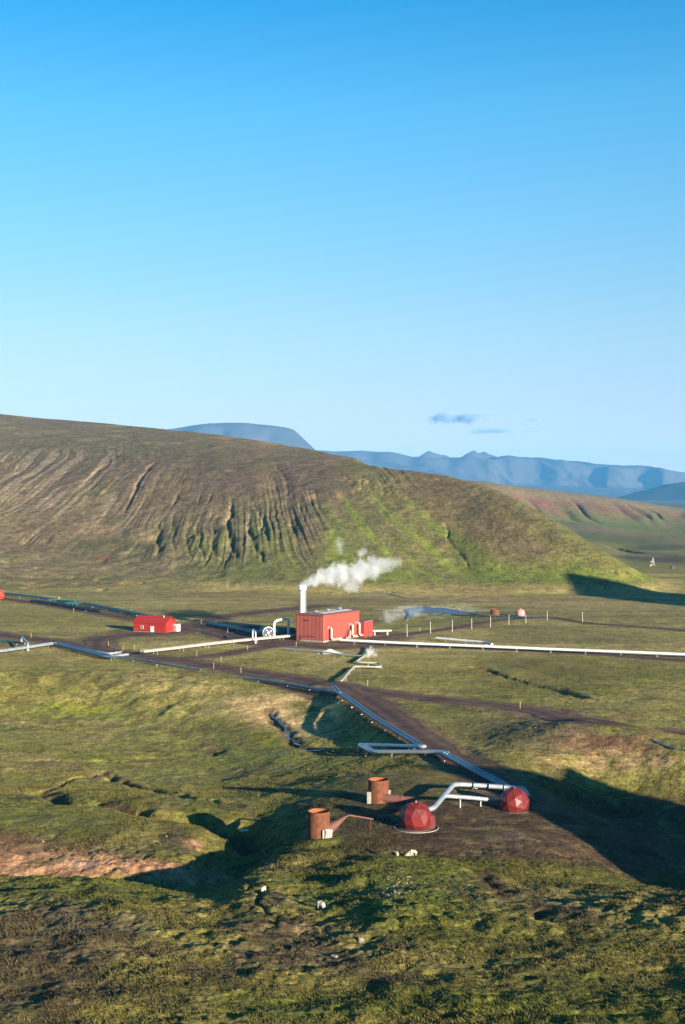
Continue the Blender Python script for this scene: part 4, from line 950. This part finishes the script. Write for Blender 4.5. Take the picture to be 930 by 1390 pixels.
# ------------------------------------------------------------------ rocks
rock_me = []
for k in range(6):
    b = bmesh.new(); bmesh.ops.create_icosphere(b, subdivisions=2, radius=.5); rg = random.Random(k)
    off = [rg.uniform(0, 9) for _ in range(3)]
    for v in b.verts:
        n = 1+.35*math.sin(v.co.x*6+off[0])*math.cos(v.co.y*5+off[1])+.2*math.sin(v.co.z*9+off[2]); v.co = Vector((v.co.x*n*rg.uniform(.95, 1.05), v.co.y*n*.8, v.co.z*n*.62))
    me = bpy.data.meshes.new('rock'); b.to_mesh(me); b.free(); me.materials.append(M['rock']); rock_me.append(me)
rr_ = random.Random(3)
def put_rock(px, py, s, label, group):
    q = at(px, py); o = bpy.data.objects.new('rock', rock_me[rr_.randrange(6)]); COL.objects.link(o); o.location = q+Vector((0,0,s*.12)); o.scale = (s, s*rr_.uniform(.7, 1.1), s*rr_.uniform(.7, 1.1)); o.rotation_euler = (rr_.uniform(-.3,.3), rr_.uniform(-.3,.3), rr_.uniform(0, 6.3)); tag(o, label, 'rock', group)
put_rock(554, 1187, .7, 'largest pale rock near the top of the stone scatter below the sheep pair', 'single pale rocks')
put_rock(490, 1279, .8, 'brown rock low on the slope near the bottom, below centre', 'single pale rocks')
put_rock(450, 1262, .5, 'pale rock between the lowest sheep and the bottom edge', 'single pale rocks')
put_rock(455, 1300, .7, 'grey rock at the bottom below the lowest sheep', 'single pale rocks')
put_rock(226, 1137, .45, 'white stone on the green slope above the orange bank', 'single pale rocks')
put_rock(58, 1144, .5, 'white stone on the upper rim of the orange bank at left', 'single pale rocks')
put_rock(418, 1046, .6, 'lone white stone on the grass above the long tank shadow', 'single pale rocks')
put_rock(206, 1001, .4, 'lone white stone on the grass bank left of centre', 'single pale rocks')
for k in range(70):
    a = rr_.gauss(0, 1); b_ = rr_.gauss(0, 1); t = rr_.random()
    px, py = (545+a*13, 1190+b_*8) if t < .45 else ((535+a*12, 1215+b_*9) if t < .8 else (525+a*14, 1243+b_*3))
    put_rock(px, py, rr_.uniform(.18, .44), 'pale stone in the rubble scatter on the green slope below the sheep pair', 'stones of the rubble scatter')
for k in range(18):
    put_rock(455+rr_.gauss(0, 1)*30, 1272+rr_.gauss(0, 1)*8, rr_.uniform(.14, .3), 'small pale stone on the bare patch low on the slope, below the lowest sheep', 'small stones on the bare patch')

# ------------------------------------------------------------------ tussocks of grass over the near ground
def tussocks(n, D0, D1, name, seed, hmin, hmax, thr=-.15):
    g = np.random.default_rng(seed)
    D = np.sqrt(g.uniform(D0*D0, D1*D1, n)); px = g.uniform(-150, 1080, n); x = (px-CX)/F*D; y = D
    keep = (g.uniform(size=n) < np.clip(1-(D-430)/90, 0, 1)) & ((fbm(x/5, y/5, 3, 401)+.5*vn(x/1.3, y/1.3, 405)+.5*vn(x/22, y/22, 407)) > thr)
    rm = road_mask(x, y, 1.3) < .3; x, y = x[keep & rm], y[keep & rm]
    z0 = base1(x, y); ys = HY+(H-z0)/y*F; pxx = CX+x/y*F
    bare = (ss(1180, 1186, ys)*ss(300, 290, pxx)*(y > 213)) > .5
    pad = (y > 213)*(y < 262)*(pxx > 540)*(pxx < 930)*g.uniform(size=len(x)) > .12
    k = ~(bare | pad)
    for c, r in PADW[2:6]: k &= np.hypot(x-c[0], y-c[1]) > 4
    x, y = x[k], y[k]; z = height(x, y); n = len(x); B = 5
    hgt = g.uniform(hmin, hmax, n)*(.7+.5*np.clip(fbm(x/9, y/9, 2, 409)+.5, 0, 1)); w = hgt*g.uniform(.35, .6, n)
    co = np.empty((n, B, 3, 3), f32); 
    for b in range(B):
        a = g.uniform(0, math.tau, n); lean = g.uniform(.15, .8, n)*hgt; ca, sa = np.cos(a), np.sin(a)
        co[:, b, 0] = np.stack([x-sa*w*.5, y+ca*w*.5, z-.04], 1); co[:, b, 1] = np.stack([x+sa*w*.5, y-ca*w*.5, z-.04], 1)
        co[:, b, 2] = np.stack([x+ca*lean, y+sa*lean, z+hgt], 1)
    V = n*B*3; me = bpy.data.meshes.new(name); me.vertices.add(V); me.vertices.foreach_set('co', co.ravel())
    me.loops.add(V); me.loops.foreach_set('vertex_index', np.arange(V, dtype=np.int32)); me.polygons.add(n*B); me.polygons.foreach_set('loop_start', np.arange(0, V, 3, dtype=np.int32)); me.polygons.foreach_set('loop_total', np.full(n*B, 3, np.int32)); me.update(calc_edges=True)
    c = ground_colour(x, y, z); dry = g.uniform(size=n)[:, None]; c = c*(.42+.62*g.uniform(size=(n, 1)))*(1-.3*(dry > .8))+C(.06,.05,.025)*(dry > .80)
    set_col(me, np.repeat(c, B*3, 0).astype(f32)); o = link(name, me, M['tuft']); tag(o, 'tussocks of olive and straw coloured grass over the '+('near slopes' if D0 < 200 else 'banks further down'), 'grass', kind='stuff')
g = NT_('grass_blades'); b = g.n('ShaderNodeBsdfPrincipled'); b.inputs['Roughness'].default_value = .9; b.inputs['Specular IOR Level'].default_value = .1
g.l(g.n('ShaderNodeAttribute', attribute_name='tint').outputs['Color'], b.inputs['Base Color']); g.l(b.outputs[0], g.out.inputs['Surface']); M['tuft'] = g.m
tussocks(400000, 112, 300, 'grass_tussocks', 5, .07, .22)
tussocks(200000, 300, 520, 'grass_tussocks', 8, .08, .26, .02)
print('objects', round(time.time()-T0, 1))

# ------------------------------------------------------------------ steam, clouds, haze
def vapour(name, loc, path, blobs, dens, nscale, label, cat, col=(1, 1, 1), seed=0.0, kind='stuff', ry=1.0, contrast=2.6):
    """path: (x, z, radius, strength) along local x; blobs: (x, y, z, rx, ry, rz, strength)"""
    g = NT_(name+'_volume'); tc = g.n('ShaderNodeTexCoord').outputs['Object']
    sp = g.n('ShaderNodeSeparateXYZ'); g.l(tc, sp.inputs[0]); xs = sp.outputs[0]
    mp = g.n('ShaderNodeMapping'); mp.inputs['Location'].default_value = (seed, seed*2, 0); g.l(tc, mp.inputs['Vector'])
    nz_ = g.noise(mp.outputs[0], nscale, 6, .62); total = None
    if path:
        x0, x1 = path[0][0], path[-1][0]
        fac = g.math('DIVIDE', g.math('SUBTRACT', xs, x0), x1-x0)
        def curve(vals):
            lo, hi = min(vals), max(vals)+1e-6
            r = g.ramp(fac, [((p[0]-x0)/(x1-x0), ((v-lo)/(hi-lo),)*3) for p, v in zip(path, vals)])
            s2 = g.n('ShaderNodeSeparateColor'); g.l(r, s2.inputs[0]); return g.math('ADD', g.math('MULTIPLY', s2.outputs[0], hi-lo), lo)
        zc = curve([p[1] for p in path]); rc = curve([p[2] for p in path]); dc = curve([p[3] for p in path])
        dz = g.math('SUBTRACT', sp.outputs[2], zc); dy = g.math('DIVIDE', sp.outputs[1], ry)
        dist = g.math('DIVIDE', g.math('SQRT', g.math('ADD', g.math('MULTIPLY', dz, dz), g.math('MULTIPLY', dy, dy))), rc)
        e = g.math('ADD', g.math('SUBTRACT', 1.0, dist), g.math('MULTIPLY', g.math('SUBTRACT', nz_, .5), contrast))
        e = g.n('ShaderNodeClamp'); g.l(g.math('ADD', g.math('SUBTRACT', 1.0, dist), g.math('MULTIPLY', g.math('SUBTRACT', nz_, .52), contrast)), e.inputs[0])
        ends = g.n('ShaderNodeMath', operation='COMPARE'); ends.inputs[1].default_value = .5; ends.inputs[2].default_value = .499; g.l(fac, ends.inputs[0])
        total = g.math('MULTIPLY', g.math('MULTIPLY', e.outputs[0], dc), ends.outputs[0])
    for (bx_, by_, bz_, rx, ry_, rz_, sg) in blobs:
        m2 = g.n('ShaderNodeMapping', vector_type='POINT'); m2.inputs['Location'].default_value = (-bx_/rx, -by_/ry_, -bz_/rz_); m2.inputs['Scale'].default_value = (1/rx, 1/ry_, 1/rz_); g.l(tc, m2.inputs['Vector'])
        ln = g.n('ShaderNodeVectorMath', operation='LENGTH'); g.l(m2.outputs[0], ln.inputs[0])
        c = g.n('ShaderNodeClamp'); g.l(g.math('ADD', g.math('SUBTRACT', .85, ln.outputs['Value']), g.math('MULTIPLY', g.math('SUBTRACT', nz_, .55), contrast*1.1)), c.inputs[0])
        t = g.math('MULTIPLY', c.outputs[0], sg); total = t if total is None else g.math('MAXIMUM', total, t)
    v = g.n('ShaderNodeVolumePrincipled'); v.inputs['Color'].default_value = (*col, 1); v.inputs['Anisotropy'].default_value = .1
    g.l(g.math('MULTIPLY', total, dens), v.inputs['Density']); g.l(v.outputs[0], g.out.inputs['Volume'])
    m = MB()
    if path:
        ring = []
        for x, z, r, _ in path: ring.append([(x, math.cos(t)*r*1.7*ry, z+math.sin(t)*r*1.7) for t in np.linspace(0, math.tau, 13)[:-1]])
        vs = [p for r in ring for p in r]; n = len(ring)
        m.poly(vs, [(i*12+k, i*12+(k+1) % 12, (i+1)*12+(k+1) % 12, (i+1)*12+k) for i in range(n-1) for k in range(12)]+[list(range(11, -1, -1)), list(range((n-1)*12, n*12))])
    if blobs:
        lo = [min(b[i]-b[3+i]*1.3 for b in blobs) for i in range(3)]; hi = [max(b[i]+b[3+i]*1.3 for b in blobs) for i in range(3)]
        if path:
            lo = [min(a, c) for a, c in zip(lo, (path[0][0], -max(p[2] for p in path)*1.7*ry, min(p[1]-p[2]*1.6 for p in path)))]; hi = [max(a, c) for a, c in zip(hi, (path[-1][0], max(p[2] for p in path)*1.7*ry, max(p[1]+p[2]*1.6 for p in path)))]
            m.b.clear()
        m.box([(a+c)/2 for a, c in zip(lo, hi)], [c-a for a, c in zip(lo, hi)])
    o = m.build(name, g.m); o.location = loc; tag(o, label, cat, kind=kind); return o
vapour('steam_plume', (sx, sy, 19.2), [(-.9,.3,1.2,1.0),(2.2,1.2,2.1,1),(6,3.4,3.4,1),(11,4.4,4.2,.9),(16,3.6,5.2,.75),(21,4.2,5.6,.6),(26,6.6,5.0,.5),(31,7.8,4.0,.34),(38,9.0,2.6,.10)],
   [(14.2,0,15.2,3.4,2.5,3.8,.32),(23.5,0,13.2,4.0,2.5,3.4,.34)], .95, .30, 'white steam plume drifting right from the chimney stack of the power station', 'steam', ry=.8)
vapour('steam_puff', at(503, 893), [], [(0,0,1.6,3.0,2,2.4,1.3)], .9, .7, 'small white steam puff beside the cream pipe loop in front of the hall', 'steam', seed=4)
vapour('steam_wisp', at(533, 846), [], [(0,0,2.6,9,4,3.6,.7),(9,2,4.6,7,4,4,.5)], .2, .22, 'thin steam drifting over the left end of the pond behind the annex', 'steam', seed=9)
def cloud(px, py, w, h, dens, seed):
    D = 29000; k = D/F; c = DZ(px, py, D)
    vapour('cloud', c, [], [(0,0,0,w*k/2,w*k/2*.8,h*k/2,1.0)], dens, 4.5/(w*k)*1.0, None, None, (.52, .64, .80), seed, 'structure', contrast=2.6)  # blue-grey colour puts the clouds' own shading into the volume
cloud(614, 567, 100, 20, .016, 700); cloud(646, 563, 80, 12, .010, 3300); cloud(672, 584, 96, 13, .011, 5200); cloud(722, 569, 46, 7, .012, 9100); cloud(718, 585, 54, 6, .010, 11100); cloud(145, 569, 30, 8, .004, 15000)
hz_ = NT_('air'); v = hz_.n('ShaderNodeVolumePrincipled'); v.inputs['Color'].default_value = (.14, .52, 1.0, 1); v.inputs['Density'].default_value = 3.3e-5; v.inputs['Anisotropy'].default_value = 0
hz_.l(v.outputs[0], hz_.out.inputs['Volume'])
o = MB().box((0, 0, 370), (54000, 54000, 860)).build('haze', hz_.m); tag(o, kind='stuff', label='pale blue air that fades the distant mountains', cat='haze')

# ------------------------------------------------------------------ light, sky, camera
EL = math.radians(11.5)
w = bpy.data.worlds.new('World'); scene.world = w; w.use_nodes = True; nt = w.node_tree
sk = nt.nodes.new('ShaderNodeTexSky'); sk.sky_type = 'NISHITA'; sk.sun_disc = False; sk.sun_elevation = EL; sk.sun_rotation = math.radians(143.1)
sk.altitude = 0; sk.air_density = 1.0; sk.dust_density = 0.0; sk.ozone_density = 4.0
tcw = nt.nodes.new('ShaderNodeTexCoord'); spw = nt.nodes.new('ShaderNodeSeparateXYZ'); nt.links.new(tcw.outputs['Generated'], spw.inputs[0])
rw = nt.nodes.new('ShaderNodeValToRGB'); rr_w = rw.color_ramp      # clearer, more azure air than the model's: a tint by elevation
ST = [(0, (1.03,.77,.80)), (.057, (1.04,.79,.82)), (.115, (1.09,.92,.83)), (.19, (.85,1.04,.97)), (.263, (.56,1.10,1.09)), (.335, (.17,.95,1.10)), (.7, (.17,.9,1.05))]
while len(rr_w.elements) < len(ST): rr_w.elements.new(.5)
for e, (p, c) in zip(rr_w.elements, ST): e.position = p; e.color = tuple(v*.8 for v in c)+(1,)
nt.links.new(spw.outputs[2], rw.inputs[0])
mw = nt.nodes.new('ShaderNodeMix'); mw.data_type = 'RGBA'; mw.blend_type = 'MULTIPLY'; mw.inputs[0].default_value = 1
nt.links.new(sk.outputs[0], mw.inputs[6]); nt.links.new(rw.outputs[0], mw.inputs[7])
nt.links.new(mw.outputs[2], nt.nodes['Background'].inputs[0]); nt.nodes['Background'].inputs[1].default_value = .0625
s = bpy.data.lights.new('sun', 'SUN'); s.energy = 5.0; s.angle = math.radians(.5); s.color = (1, .91, .76)
so = bpy.data.objects.new('sun', s); COL.objects.link(so)
so.rotation_euler = Vector((-.6*math.cos(EL), .8*math.cos(EL), -math.sin(EL))).to_track_quat('-Z', 'Y').to_euler()
cam = bpy.data.cameras.new('camera'); co = bpy.data.objects.new('camera', cam); COL.objects.link(co); co.location = (0, 0, H); co.rotation_euler = (math.pi/2, 0, 0)
cam.sensor_fit = 'HORIZONTAL'; cam.sensor_width = 36; cam.lens = F/930*36; cam.shift_y = -27/930; cam.clip_start = .5; cam.clip_end = 120000; scene.camera = co
scene.view_settings.view_transform = 'Standard'; scene.view_settings.look = 'None'; scene.view_settings.gamma = 1; scene.view_settings.use_curve_mapping = False
scene.view_settings.exposure = 1.93
scene.cycles.max_bounces = 6; scene.cycles.volume_bounces = 1; scene.cycles.use_denoising = True
print('done', round(time.time()-T0, 1))
